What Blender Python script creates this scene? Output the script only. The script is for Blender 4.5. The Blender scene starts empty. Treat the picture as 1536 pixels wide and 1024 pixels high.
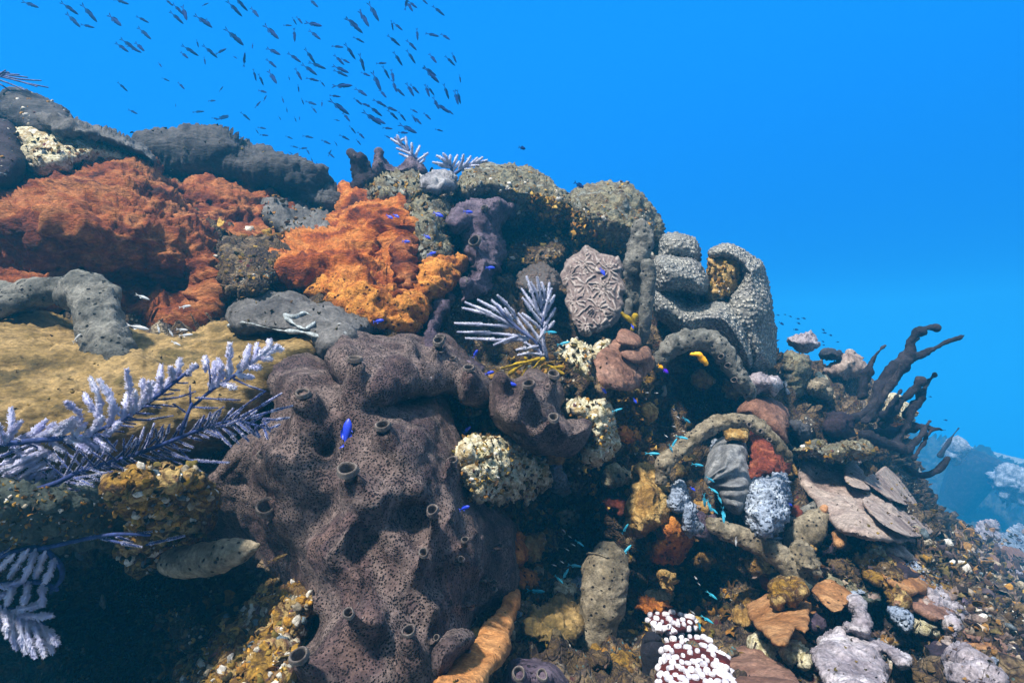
import bpy, math, random
import numpy as np
random.seed(7); RNG = np.random.default_rng(7)
SC = bpy.context.scene
# ------------------------------------------------------------------ camera
FPX = 853.33                      # focal length in photograph pixels (1536 wide)
cam = bpy.data.objects.new('camera', bpy.data.cameras.new('camera'))
SC.collection.objects.link(cam); SC.camera = cam
cam.location = (0, 0, 0); cam.rotation_euler = (math.radians(90), 0, 0)
cam.data.lens = 20.0; cam.data.sensor_width = 36.0
cam.data.clip_start = 0.02; cam.data.clip_end = 500
# ------------------------------------------------------------------ water light (world)
W = bpy.data.worlds.new('World'); SC.world = W; W.use_nodes = True
nt = W.node_tree; nt.nodes.clear()
def wn(t, **k):
    n = nt.nodes.new(t)
    for a, b in k.items(): setattr(n, a, b)
    return n
tc = wn('ShaderNodeTexCoord'); sp_ = wn('ShaderNodeSeparateXYZ'); nt.links.new(tc.outputs['Generated'], sp_.inputs[0])
def wramp(sock, lo, hi):
    m = wn('ShaderNodeMapRange', interpolation_type='SMOOTHSTEP'); nt.links.new(sock, m.inputs[0])
    m.inputs[1].default_value = lo; m.inputs[2].default_value = hi; return m.outputs[0]
def wmix(f, a, b):
    m = wn('ShaderNodeMix', data_type='RGBA'); nt.links.new(f, m.inputs[0])
    for i, v in ((6, a), (7, b)):
        if isinstance(v, tuple): m.inputs[i].default_value = (*v, 1)
        else: nt.links.new(v, m.inputs[i])
    return m.outputs[2]
WATER_L, WATER_R = (0.002, 0.098, 0.43), (0.003, 0.155, 0.57)
BACK, DEEP, TOP = (0.135, 0.11, 0.11), (0.01, 0.035, 0.07), (0.55, 0.72, 0.85)
gx_ = wn('ShaderNodeMath', operation='MULTIPLY_ADD'); nt.links.new(sp_.outputs[2], gx_.inputs[0]); gx_.inputs[1].default_value = 1.7
xm_ = wn('ShaderNodeMath', operation='MULTIPLY'); nt.links.new(sp_.outputs[0], xm_.inputs[0]); xm_.inputs[1].default_value = -.22; nt.links.new(xm_.outputs[0], gx_.inputs[2])
front = wmix(wramp(gx_.outputs[0], -0.05, 0.85), WATER_L, WATER_R)
hz_ = wn('ShaderNodeMath', operation='MULTIPLY'); nt.links.new(wramp(sp_.outputs[2], 0.12, -0.08), hz_.inputs[0]); nt.links.new(wramp(sp_.outputs[0], -0.1, 0.5), hz_.inputs[1])
front = wmix(hz_.outputs[0], front, (0.003, 0.205, 0.62))       # paler water low over the drop-off
c = wmix(wramp(sp_.outputs[1], 0.05, 0.55), BACK, front)
c = wmix(wramp(sp_.outputs[2], -0.25, -0.75), c, DEEP)
c = wmix(wramp(sp_.outputs[2], 0.62, 0.92), c, TOP)
bg = wn('ShaderNodeBackground'); nt.links.new(c, bg.inputs[0]); bg.inputs[1].default_value = 1.0
nt.links.new(bg.outputs[0], wn('ShaderNodeOutputWorld').inputs[0])
# ------------------------------------------------------------------ sun through the surface
sl = bpy.data.lights.new('sun', 'SUN'); sun = bpy.data.objects.new('sun', sl); SC.collection.objects.link(sun)
sl.energy = 5.0; sl.angle = math.radians(5); sl.color = (1.0, 0.93, 0.82)
from mathutils import Vector
SUN_DIR = Vector((-0.34, -0.36, 0.87)).normalized()      # towards the sun
sun.rotation_euler = (-SUN_DIR).to_track_quat('-Z', 'Y').to_euler()
SC.view_settings.view_transform = 'Standard'; SC.view_settings.look = 'None'
SC.view_settings.exposure = 0.9; SC.view_settings.gamma = 1.0
SC.cycles.volume_bounces = 1; SC.cycles.max_bounces = 6
# ------------------------------------------------------------------ noise
def _h(ix, iy, iz, s):
    n = (ix.astype(np.uint32)*np.uint32(374761393) + iy.astype(np.uint32)*np.uint32(668265263)
         + iz.astype(np.uint32)*np.uint32(2147483647) + np.uint32(s*144665 & 0xffffffff))
    n = (n ^ (n >> np.uint32(13)))*np.uint32(1274126177); n = (n ^ (n >> np.uint32(16)))*np.uint32(2246822519)
    return (n ^ (n >> np.uint32(15))).astype(np.float64)/4294967295.0
def vnoise(p, s=0):
    i = np.floor(p).astype(np.int64); f = p-i; u = f*f*f*(f*(f*6-15)+10)
    i = i+100000
    def L(a, b, c): return _h(i[:, 0]+a, i[:, 1]+b, i[:, 2]+c, s)
    x0 = L(0,0,0)*(1-u[:,0])+L(1,0,0)*u[:,0]; x1 = L(0,1,0)*(1-u[:,0])+L(1,1,0)*u[:,0]
    x2 = L(0,0,1)*(1-u[:,0])+L(1,0,1)*u[:,0]; x3 = L(0,1,1)*(1-u[:,0])+L(1,1,1)*u[:,0]
    return ((x0*(1-u[:,1])+x1*u[:,1])*(1-u[:,2])+(x2*(1-u[:,1])+x3*u[:,1])*u[:,2])*2-1
def fbm(p, o=4, s=0):
    t = 0; a = 1; z = 0
    for k in range(o): t = t+a*vnoise(p*(2.03**k)+k*7.3, s+k); z += a; a *= .5
    return t/z
def ridge(p, o=3, s=0):
    t = 0; a = 1; z = 0
    for k in range(o): t = t+a*(1-2*np.abs(vnoise(p*(2.05**k)+k*5.1, s+k))); z += a; a *= .5
    return t/z
def worley(p, s=0):
    i = np.floor(p).astype(np.int64); f1 = np.full(len(p), 9.); f2 = f1.copy()
    for a in (-1, 0, 1):
        for b in (-1, 0, 1):
            for c in (-1, 0, 1):
                j = i+np.array([a, b, c]); q = j+100000
                d = np.sqrt((j[:,0]+_h(q[:,0],q[:,1],q[:,2],s)-p[:,0])**2+(j[:,1]+_h(q[:,0],q[:,1],q[:,2],s+1)-p[:,1])**2
                            + (j[:,2]+_h(q[:,0],q[:,1],q[:,2],s+2)-p[:,2])**2)
                m = d < f1; f2 = np.where(m, f1, np.minimum(f2, d)); f1 = np.where(m, d, f1)
    return f1, f2
def dispval(V, specs):
    t = np.zeros(len(V))
    for k, sp in enumerate(specs):
        kind, amp, fr = sp[:3]; fr = np.array(fr, float); s = 11*k+3
        q = V*fr
        if kind == 'fbm': t += amp*fbm(q, 4, s)
        elif kind == 'ridge': t += amp*ridge(q, 3, s)
        elif kind == 'bill': t += amp*(np.abs(fbm(q, 3, s))*2-.4)
        elif kind == 'cells': f1, f2 = worley(q, s); t += amp*(.55-f1)
        elif kind == 'bumps': f1, f2 = worley(q, s); t += amp*np.clip(1-(f1/.55)**2, 0, 1)
        elif kind == 'maze':
            f = fbm(q, 2, s); t += amp*np.cos(f*14)
    return t
# ------------------------------------------------------------------ meshes
def mk(name, V, F, mats, parent=None, base=None, smooth=True, mi=None):
    V = np.asarray(V, float); F = [np.asarray(f, np.int32) for f in (F if isinstance(F, list) else [F]) if len(f)]
    if base is None:
        base = np.array(parent.location) if parent is not None else np.array([V[:,0].mean(), V[:,1].mean(), V[:,2].min()])
        loc = (0, 0, 0) if parent is not None else tuple(base)
    else: loc = tuple(base) if parent is None else (0, 0, 0)
    me = bpy.data.meshes.new(name); Vl = (V-base).astype(np.float32)
    me.vertices.add(len(V)); me.vertices.foreach_set('co', Vl.ravel())
    nl = sum(f.size for f in F); npoly = sum(len(f) for f in F)
    me.loops.add(nl); me.polygons.add(npoly)
    me.loops.foreach_set('vertex_index', np.concatenate([f.ravel() for f in F]))
    tot = np.concatenate([np.full(len(f), f.shape[1], np.int32) for f in F])
    me.polygons.foreach_set('loop_start', np.concatenate([[0], np.cumsum(tot)[:-1]]).astype(np.int32))
    me.polygons.foreach_set('loop_total', tot)
    me.polygons.foreach_set('use_smooth', np.full(npoly, smooth))
    for m in (mats if isinstance(mats, (list, tuple)) else [mats]): me.materials.append(m)
    if mi is not None: me.polygons.foreach_set('material_index', np.asarray(mi, np.int32))
    me.update(calc_edges=True); me.validate()
    o = bpy.data.objects.new(name, me); SC.collection.objects.link(o); o.location = loc
    if parent is not None: o.parent = parent
    return o
def tag(o, label, cat, group=None, kind=None):
    if label: o['label'] = label
    if cat: o['category'] = cat
    if group: o['group'] = group
    if kind: o['kind'] = kind
    return o
def empty(name, loc):
    o = bpy.data.objects.new(name, None); SC.collection.objects.link(o); o.location = tuple(loc); o.empty_display_size = .1
    return o
def normals(V, F):
    N = np.zeros_like(V)
    for f in F:
        n = np.cross(V[f[:,2]]-V[f[:,0]], V[f[:,-1]]-V[f[:,1]] if f.shape[1] == 4 else V[f[:,1]]-V[f[:,0]])
        if f.shape[1] == 3: n = np.cross(V[f[:,1]]-V[f[:,0]], V[f[:,2]]-V[f[:,0]])
        for k in range(f.shape[1]): np.add.at(N, f[:,k], n)
    return N/np.maximum(np.linalg.norm(N, axis=1, keepdims=True), 1e-12)
class Bag:                                             # several shapes collected into one mesh
    def __init__(s): s.V = []; s.F4 = []; s.F3 = []; s.n = 0
    def add(s, V, F4=None, F3=None):
        s.V.append(V)
        if F4 is not None and len(F4): s.F4.append(np.asarray(F4)+s.n)
        if F3 is not None and len(F3): s.F3.append(np.asarray(F3)+s.n)
        s.n += len(V)
    def out(s):
        F = []
        if s.F4: F.append(np.concatenate(s.F4))
        if s.F3: F.append(np.concatenate(s.F3))
        return np.concatenate(s.V), F
# ------------------------------------------------------------------ photo crops -> photograph pixels
CROPS = {'r1': (0, 80, .41016), 'r2': (380, 180, .33195), 'r3': (640, 220, .39052), 'r4': (0, 420, .37123), 'r5': (300, 460, .55066),
         'r6': (680, 540, .47257), 'r7': (1100, 440, .35161), 'r8': (1000, 680, .34896), 'sky': (0, 0, .46875), 'bl': (0, 660, .35556), 'f': (0, 0, 1.)}
def X(crop, *pts):
    ox, oy, k = CROPS[crop]
    return [(ox+p[0]*k, oy+p[1]*k, *[v*k if i == 99 else v for i, v in enumerate(p[2:])]) for p in pts]
def P(px, py, Y):
    px, py, Y = np.broadcast_arrays(np.asarray(px, float), np.asarray(py, float), np.asarray(Y, float))
    return np.stack([(px-768)/FPX*Y, Y, -(py-512)/FPX*Y], -1)
# ------------------------------------------------------------------ lie of the reef (distance ahead of the camera, metres)
CTRL = np.array([(-250,100,3.6),(0,150,3.8),(100,185,3.6),(215,235,3.7),(330,255,4.2),(480,300,4.2),(560,270,4.0),(700,265,4.1),(850,290,4.1),
 (960,300,4.1),(1060,400,3.9),(1150,480,3.8),(1200,530,4.6),(1290,550,5.2),(1380,690,5.6),(1450,790,7.0),(1536,840,8.5),(1790,930,10.),
 (0,300,3.1),(150,330,3.0),(300,400,2.9),(400,370,3.2),(520,400,3.1),(620,380,3.2),(650,330,3.5),(780,350,4.1),(870,400,3.65),(960,420,3.6),
 (1050,480,3.5),(1130,540,3.6),(0,460,2.4),(150,470,2.5),(250,470,2.7),(330,470,2.6),(400,460,2.6),(500,480,2.5),(640,480,2.8),(740,500,2.95),(850,520,3.0),
 (950,560,3.1),(1050,590,3.7),(1150,600,3.5),(1220,600,3.9),(1300,640,4.2),(0,600,1.95),(200,600,2.0),(400,600,2.05),(600,600,2.15),(720,620,2.4),
 (800,700,2.5),(900,660,2.6),(980,650,3.2),(1060,700,3.2),(1150,720,2.9),(1230,720,3.3),(1330,760,3.2),(1410,800,4.0),(1490,850,5.2),(1536,880,5.8),(0,780,1.8),
 (150,800,2.0),(180,900,2.6),(330,900,2.5),(450,800,1.85),(600,800,1.8),(720,800,1.95),(850,790,3.2),(980,800,2.55),(1040,880,3.0),(1110,830,2.6),
 (1200,850,2.4),(1300,880,2.4),(1420,900,2.5),(1536,930,3.4),(0,1024,1.8),(200,1024,2.2),(400,1000,1.65),(550,1000,1.55),(750,1000,1.75),(880,950,2.1),
 (1000,980,1.95),(1100,1000,1.85),(1250,1000,1.85),(1400,1000,1.95),(1536,1024,1.9),(0,1250,1.3),(768,1250,1.2),(1536,1250,1.4),(1790,1250,1.5),
 (-250,1250,1.4),(-250,600,1.7),(-250,300,2.8)], float)
def _tps(r2): return np.where(r2 > 1e-9, r2*np.log(np.maximum(r2, 1e-9)), 0)
_c = CTRL[:, :2]/500.; _n = len(_c)
_K = _tps(((_c[:,None]-_c[None])**2).sum(-1))+np.eye(_n)*.01
_Pm = np.hstack([np.ones((_n,1)), _c]); _A = np.block([[_K, _Pm], [_Pm.T, np.zeros((3,3))]])
_w = np.linalg.solve(_A, np.concatenate([CTRL[:,2], np.zeros(3)]))
def D(px, py):
    q = np.stack([np.clip(np.asarray(px, float), -260, 1800), np.clip(np.asarray(py, float), 90, 1260)], -1)/500.
    sh = q.shape[:-1]; q = q.reshape(-1, 2); out = np.empty(len(q))
    for a in range(0, len(q), 40000):
        b = q[a:a+40000]; out[a:a+40000] = _tps(((b[:,None]-_c[None])**2).sum(-1))@_w[:_n]+_w[_n]+b@_w[_n+1:]
    return np.maximum(out.reshape(sh), .9)
# ------------------------------------------------------------------ the inflated outline: a closed body, its own distance and thickness
def spline(pts, per=8, closed=True):
    p = np.array(pts, float); n = len(p); out = []
    for i in range(n if closed else n-1):
        g = (lambda k: p[k % n]) if closed else (lambda k: p[min(max(k, 0), n-1)])
        a, b, c, d = g(i-1), g(i), g(i+1), g(i+2)
        for t in np.arange(per)/per:
            out.append(.5*((2*b)+(c-a)*t+(2*a-5*b+4*c-d)*t*t+(3*b-a-3*c+d)*t**3))
    if not closed: out.append(p[-1])
    return np.array(out)
def polydist(q, poly):
    a = poly; b = np.roll(poly, -1, 0); d = np.full(len(q), 1e18); cp = np.zeros((len(q), 2)); ins = np.zeros(len(q), bool)
    for u, v in zip(a, b):
        e = v-u; t = np.clip(((q-u)@e)/max(e@e, 1e-9), 0, 1); c = u+t[:,None]*e; dd = ((q-c)**2).sum(1); m = dd < d
        d[m] = dd[m]; cp[m] = c[m]
        if u[1] != v[1]:
            cr = (u[1] > q[:,1]) != (v[1] > q[:,1]); xi = u[0]+(q[:,1]-u[1])/(v[1]-u[1])*(v[0]-u[0]); ins ^= cr & (q[:,0] < xi)
    return np.where(ins, np.sqrt(d), -np.sqrt(d)), cp
SURF = {}                                             # front surfaces: pixel, point, normal (for what grows on them)
CH_DIR = np.array([-.05, -.55, .83]); CH_DIR /= np.linalg.norm(CH_DIR)
def inflate(name, poly, mat, Y=None, off=0., T=.2, w=None, Tb=None, sp=2.5, tilt=(0, 0), disp=(), chim=(), parent=None, label=None, cat=None,
            group=None, kind=None, per=6, pw=.5, key=None, wob=0, osc=None, relief=None, base=None):
    pl = spline(poly, per) if per else np.array(poly, float)
    if wob:
        s = np.concatenate([np.zeros((len(pl), 1)), pl/18.], 1); n = fbm(s, 3, 5); n2 = fbm(s+31, 3, 9); pl = pl+wob*np.stack([n, n2], 1)*2
    lo = pl.min(0)-sp; hi = pl.max(0)+sp
    xs = np.arange(lo[0], hi[0]+sp, sp); ys = np.arange(lo[1], hi[1]+sp, sp); nx, ny = len(xs), len(ys)
    q = np.stack(np.meshgrid(xs, ys), -1).reshape(-1, 2); d, cp = polydist(q, pl)
    I = np.arange(nx*ny).reshape(ny, nx); cells = np.stack([I[:-1,:-1], I[1:,:-1], I[1:,1:], I[:-1,1:]], -1).reshape(-1, 4)
    cells = cells[(d[cells] > 0).any(1)]
    out = d <= 0; q[out] = cp[out]; d = np.maximum(d, 0)
    used = np.unique(cells); re = -np.ones(nx*ny, int); re[used] = np.arange(len(used)); q = q[used]; d = d[used]; edge = out[used]; cells = re[cells]
    cen = pl.mean(0); w = w or d.max()
    Yc = (D(q[:,0], q[:,1]) if Y is None else np.full(len(q), float(Y)))+off+tilt[0]*(q[:,0]-cen[0])+tilt[1]*(q[:,1]-cen[1])
    t = np.clip(d/w, 0, 1); dome = (1-(1-t)**2)**pw; h = T*dome
    if relief is not None: h = h+relief(q, t)
    Vf = P(q[:,0], q[:,1], Yc-h)
    Vb = P(q[:,0], q[:,1], Yc+(T*.7 if Tb is None else Tb)*dome)
    tips = []
    for c in chim:
        tx, ty, R, H, r0 = c[:5]; dr = np.array(c[5], float) if len(c) > 5 else CH_DIR; dr = dr/np.linalg.norm(dr)
        k0 = np.argmin((q[:,0]-tx)**2+(q[:,1]-ty)**2); Yl = Vf[k0,1]
        bx = tx-H*dr[0]*FPX/Yl; by = ty+H*dr[2]*FPX/Yl
        r = np.hypot(q[:,0]-bx, q[:,1]-by); ee = np.clip(t*4, 0, 1)
        f = np.exp(-(r/(R*.72))**2)*.55+np.clip(1-(r/(R*.62))**1.6, 0, 1)*.45
        k = np.argmin(r); tip = Vf[k]+H*dr*ee[k]; f0 = f
        hole = np.where(r < r0, (1-(r/max(r0,1))**3)*1.6*r0*Yl/FPX, 0) if r0 else 0
        Vf = Vf+(np.minimum(f0, .985)*H*ee-hole*ee)[:,None]*dr
        tips.append((tip, r0*Yl/FPX, dr))
    nb = ~edge; bi = -np.ones(len(q), int); bi[edge] = np.nonzero(edge)[0]; bi[nb] = len(q)+np.arange(nb.sum())
    V = np.concatenate([Vf, Vb[nb]]); F = np.concatenate([cells, bi[cells][:, ::-1]])
    N = normals(V, [F])
    if disp: V = V+N*dispval(V, disp)[:,None]; N = normals(V, [F])
    kk = key or name
    while kk in SURF and not key: kk += '+'
    SURF[kk] = (q[nb], V[:len(q)][nb], N[:len(q)][nb])
    o = mk(name, V, F, mat, parent, base)
    tag(o, label, cat, group, kind)
    if osc is not None:
        for tip, r, dr in tips:
            if r > 0: osculum(tip, r, dr, osc, o)
    return o
def frame(d):
    d = np.asarray(d, float)/np.linalg.norm(d); a = np.array([0, 0, 1.]) if abs(d[2]) < .9 else np.array([1., 0, 0])
    u = np.cross(d, a); u /= np.linalg.norm(u); return u, np.cross(d, u), d
def osculum(tip, r, dr, mat, parent, n=18):
    u, v, d = frame(dr); prof = [(1.25,-.55),(1.12,-.12),(1.08,.06),(1.0,.13),(.9,.08),(.82,-.2),(.75,-1.0),(.6,-1.7),(.05,-1.9)]
    a = np.linspace(0, 2*np.pi, n, endpoint=False); ph = random.random()*6; wv = 1+.10*np.sin(2*a+ph)+.05*np.sin(3*a+ph*2)
    V = np.concatenate([tip+r*k*(np.cos(a)*wv)[:,None]*u+r*k*(np.sin(a)*wv)[:,None]*v+r*z*d for k, z in prof])
    i = np.arange(n); j = (i+1) % n
    F = np.concatenate([np.stack([k*n+i, k*n+j, (k+1)*n+j, (k+1)*n+i], 1) for k in range(len(prof)-1)])
    return mk('osculum', V, F, mat, parent)
def tubegeo(P3, r, k=16, disp=(), flat=1.0, per=6, seed=0):
    P3 = np.asarray(P3, float); r = np.asarray(r, float)
    pr = spline(np.concatenate([P3, r[:,None]], 1), per, False) if len(P3) > 2 else np.concatenate([np.linspace(P3[0], P3[1], per+1), np.linspace(r[0], r[1], per+1)[:,None]], 1)
    C, R = pr[:,:3], np.maximum(pr[:,3], 1e-4)
    T = np.gradient(C, axis=0); T /= np.linalg.norm(T, axis=1, keepdims=True)+1e-12
    # rounded ends
    for end in (0, 1):
        e, s = (C[0], -T[0]) if end == 0 else (C[-1], T[-1]); rr = R[0] if end == 0 else R[-1]; tt = T[0] if end == 0 else T[-1]
        ex = [(e+s*rr*math.sin(b), rr*math.cos(b)) for b in np.radians([30, 55, 75, 88])]
        cc = np.array([x[0] for x in ex]); r2 = np.array([x[1] for x in ex])
        if end == 0: C = np.concatenate([cc[::-1], C]); R = np.concatenate([r2[::-1], R]); T = np.concatenate([np.tile(tt, (4,1)), T])
        else: C = np.concatenate([C, cc]); R = np.concatenate([R, r2]); T = np.concatenate([T, np.tile(tt, (4,1))])
    u, v, _ = frame(T[0]); a = np.linspace(0, 2*np.pi, k, endpoint=False); V = []
    for i in range(len(C)):
        u = u-T[i]*(u@T[i]); u /= np.linalg.norm(u)+1e-12; v = np.cross(T[i], u)
        V.append(C[i]+R[i]*(np.cos(a)[:,None]*u+np.sin(a)[:,None]*v*flat))
    n = len(C); V = np.concatenate(V); i = np.arange(k); j = (i+1) % k
    F = np.concatenate([np.stack([m*k+i, m*k+j, (m+1)*k+j, (m+1)*k+i], 1) for m in range(n-1)])
    if disp:
        N = normals(V, [F]); V = V+N*dispval(V+seed, disp)[:,None]
    return V, F
def ptube(pts, **kw):                                 # (px, py, Y, radius px)
    a = np.array(pts, float); return tubegeo(P(a[:,0], a[:,1], a[:,2]), a[:,3]*a[:,2]/FPX, **kw)
def tube(name, pts, mat, label=None, cat=None, parent=None, group=None, **kw):
    V, F = ptube(pts, **kw); o = mk(name, V, F, mat, parent); return tag(o, label, cat, group)
# ------------------------------------------------------------------ materials
def lin(c): return tuple(((v/255.)/12.92 if v <= 10 else (((v/255.)+.055)/1.055)**2.4) for v in c)
def M(name, cols, sc=6., det=8, stretch=(1,1,1), rough=.85, spec=.25, lo=.32, hi=.68, bump=(), pits=None, spots=(), island=False, srgb=True, mott=.7, warp=.6, veins=None):
    m = bpy.data.materials.new(name); m.use_nodes = True; t = m.node_tree; N = t.nodes; L = t.links; b = N['Principled BSDF']
    def nd(ty, **k):
        n = N.new(ty)
        for a, v in k.items(): setattr(n, a, v)
        return n
    co = nd('ShaderNodeTexCoord'); mp = nd('ShaderNodeMapping'); L.new(co.outputs['Object'], mp.inputs[0]); mp.inputs['Scale'].default_value = stretch
    vec = mp.outputs[0]
    def noise(s, d=det, dist=warp, r=.6):
        n = nd('ShaderNodeTexNoise'); L.new(vec, n.inputs['Vector']); n.inputs['Scale'].default_value = s; n.inputs['Detail'].default_value = d
        n.inputs['Roughness'].default_value = r; n.inputs['Distortion'].default_value = dist; return n.outputs['Fac']
    def vor(s, f='F1', rnd=1.):
        n = nd('ShaderNodeTexVoronoi', feature=f); L.new(vec, n.inputs['Vector']); n.inputs['Scale'].default_value = s; n.inputs['Randomness'].default_value = rnd; return n
    def mr(sock, a, c, d=0., e=1.):
        n = nd('ShaderNodeMapRange', interpolation_type='SMOOTHSTEP'); L.new(sock, n.inputs[0])
        for i, v in enumerate((a, c, d, e)): n.inputs[i+1].default_value = v
        return n.outputs[0]
    def mul(a, c):
        n = nd('ShaderNodeMath', operation='MULTIPLY'); L.new(a, n.inputs[0])
        if isinstance(c, (int, float)): n.inputs[1].default_value = c
        else: L.new(c, n.inputs[1])
        return n.outputs[0]
    def mix(f, a, c):
        n = nd('ShaderNodeMix', data_type='RGBA'); L.new(f, n.inputs[0]) if not isinstance(f, (int, float)) else setattr(n.inputs[0], 'default_value', f)
        for i, v in ((6, a), (7, c)):
            if isinstance(v, tuple): n.inputs[i].default_value = (*v, 1)
            else: L.new(v, n.inputs[i])
        return n.outputs[2]
    cl = [lin(x) if srgb else x for x in cols]
    rp = nd('ShaderNodeValToRGB'); e = rp.color_ramp.elements
    while len(e) < len(cl): e.new(.5)
    for i, x in enumerate(cl):
        e[i].position = (lo+(hi-lo)*i/max(1, len(cl)-1)) if not island else i/max(1, len(cl)); e[i].color = (*x, 1)
    if island:
        g = nd('ShaderNodeNewGeometry'); L.new(g.outputs['Random Per Island'], rp.inputs[0]); rp.color_ramp.interpolation = 'CONSTANT'
        col = mix(mr(noise(40, 4), .3, .7), rp.outputs[0], (0.02, 0.018, 0.015)) if 0 else rp.outputs[0]
        n2 = noise(45, 5); cA = nd('ShaderNodeMix', data_type='RGBA', blend_type='MULTIPLY'); cA.inputs[0].default_value = .75
        L.new(col, cA.inputs[6]); rr = nd('ShaderNodeMapRange'); L.new(n2, rr.inputs[0]); rr.inputs[1].default_value = .3; rr.inputs[2].default_value = .7; rr.inputs[3].default_value = .35; rr.inputs[4].default_value = 1.4
        L.new(rr.outputs[0], cA.inputs[7]); col = cA.outputs[2]
    else:
        L.new(noise(sc), rp.inputs[0]); col = rp.outputs[0]
    if mott:
        for s_, k_ in ((28, .6), (110, .6)):
            cM = nd('ShaderNodeMix', data_type='RGBA', blend_type='MULTIPLY'); cM.inputs[0].default_value = mott; L.new(col, cM.inputs[6])
            rM = nd('ShaderNodeMapRange'); L.new(noise(s_, 6, .3, .7), rM.inputs[0])
            for i_, v_ in enumerate((.34, .66, 1-k_, 1+k_*.75)): rM.inputs[i_+1].default_value = v_
            L.new(rM.outputs[0], cM.inputs[7]); col = cM.outputs[2]
    hs = []
    for s in spots:                                    # (scale, radius, colour, patch threshold, patch scale)
        v = vor(s[0]); f = mr(v.outputs['Distance'], s[1], s[1]*.55)
        if len(s) > 3: f = mul(f, mr(noise(s[4], 4, 0.), s[3], s[3]+.06))
        col = mix(f, col, lin(s[2]))
    if veins:                                          # the raised veins are paler than the flesh between them
        g2 = nd('ShaderNodeNewGeometry'); col = mix(mr(g2.outputs['Pointiness'], .49, .56), col, lin(veins))
    if pits:
        v = vor(pits[0]); pm = nd('ShaderNodeMath', operation='MULTIPLY_ADD'); L.new(noise(16, 3, .5), pm.inputs[0]); pm.inputs[1].default_value = .55; L.new(v.outputs['Distance'], pm.inputs[2]); f = mr(pm.outputs[0], pits[1]+.28, pits[1]*.5+.26); hs.append((f, -pits[3])); col = mix(f, col, lin(pits[2]))
    for bk in bump:
        k, s, a = bk[:3]
        if k == 'noise': h = noise(s, 10)
        elif k == 'fine': h = noise(s, 5, 0., .75); a = a*1.7
        elif k == 'vor': h = mr(vor(s).outputs['Distance'], .6, .0)
        elif k == 'star':
            dd = vor(s, rnd=.75).outputs['Distance']; h = mr(dd, .62, .22); hs.append((mr(dd, .2, .05), -a*.8))
            col = mix(mul(mr(dd, .3, .62), .7), col, (0.05, 0.052, 0.056)); col = mix(mul(mr(dd, .22, .08), .6), col, (0.03, 0.03, 0.034))
        elif k == 'cracks': h = mr(vor(s, 'DISTANCE_TO_EDGE').outputs['Distance'], 0., .12)
        elif k == 'wave':
            n = nd('ShaderNodeTexWave', wave_type='RINGS' if len(bk) > 3 else 'BANDS'); L.new(vec, n.inputs['Vector']); n.inputs['Scale'].default_value = s
            n.inputs['Distortion'].default_value = 6; n.inputs['Detail'].default_value = 3; h = n.outputs['Fac']
        hs.append((h, a))
    if hs:
        tot = None
        for h, a in hs:
            x = mul(h, a)
            if tot is None: tot = x
            else:
                n = nd('ShaderNodeMath', operation='ADD'); L.new(tot, n.inputs[0]); L.new(x, n.inputs[1]); tot = n.outputs[0]
        bp = nd('ShaderNodeBump'); L.new(tot, bp.inputs['Height']); bp.inputs['Distance'].default_value = 1.0; bp.inputs['Strength'].default_value = 1.0
        L.new(bp.outputs[0], b.inputs['Normal'])
    L.new(col, b.inputs['Base Color']); b.inputs['Roughness'].default_value = rough; b.inputs['Specular IOR Level'].default_value = spec
    return m
# ------------------------------------------------------------------ materials of this reef
m_rock = M('reef_rock', [(24,18,20),(60,46,40),(96,78,52),(44,34,36),(122,104,78),(70,62,64),(150,138,118)], sc=7, det=12, lo=.3, hi=.7,
           bump=[('noise', 14, .05), ('noise', 55, .012), ('cracks', 30, .008)],
           spots=[(38, .3, (190,185,170), .56, 3.), (26, .34, (150,105,30), .55, 4.3), (60, .3, (70,110,115), .6, 2.2), (30, .35, (70,25,30), .57, 5)])
m_orange = M('orange_sponge', [(50,18,8),(100,44,20),(136,72,34),(162,104,60),(90,40,18)], sc=5, det=10, lo=.33, hi=.66, stretch=(.8,.8,1.5),
             bump=[('noise', 16, .03), ('noise', 48, .012), ('noise', 90, .010)])
m_orange_c = M('bright_orange_sponge', [(70,26,8),(136,64,22),(172,96,36),(190,122,60),(124,58,20)], sc=5, det=10, lo=.33, hi=.66, stretch=(.8,.8,1.5), bump=[('noise', 16, .03), ('noise', 48, .012), ('noise', 90, .010)])
m_orange2 = M('amber_sponge', [(112,58,18),(168,98,36),(198,134,58),(146,80,28)], sc=8, det=10, bump=[('noise', 18, .03), ('noise', 55, .014)], pits=(34, .28, (70,28,8), .010))
m_brown = M('pitted_brown_sponge', [(60,46,47),(88,73,72),(110,96,93),(72,57,60),(102,82,78)], sc=3.5, det=9, lo=.34, hi=.66,
            bump=[('fine', 160, .0025), ('noise', 14, .008)], pits=(165, .47, (24,17,20), .005), spots=[(45, .16, (190,185,185), .6, 3.)])
m_brown_s = M('osculum_rim', [(62,54,56),(112,104,100),(84,74,74)], sc=20, bump=[('fine', 140, .002)])
m_purple = M('purple_sponge', [(44,36,50),(76,64,80),(104,92,106),(62,50,66)], sc=5, det=9, bump=[('fine', 120, .004), ('noise', 16, .012)], pits=(70, .3, (22,16,26), .005))
m_slate = M('slate_coral', [(26,26,32),(46,46,52),(74,72,74),(38,38,46)], sc=4, det=10, stretch=(.6,.6,1.6), bump=[('noise', 12, .02), ('noise', 60, .006)], spots=[(50, .25, (160,165,165), .58, 4)])
m_dark = M('dark_maroon_coral', [(26,20,28),(44,34,44),(60,50,58)], sc=4, bump=[('noise', 18, .015), ('noise', 70, .005)])
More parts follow.
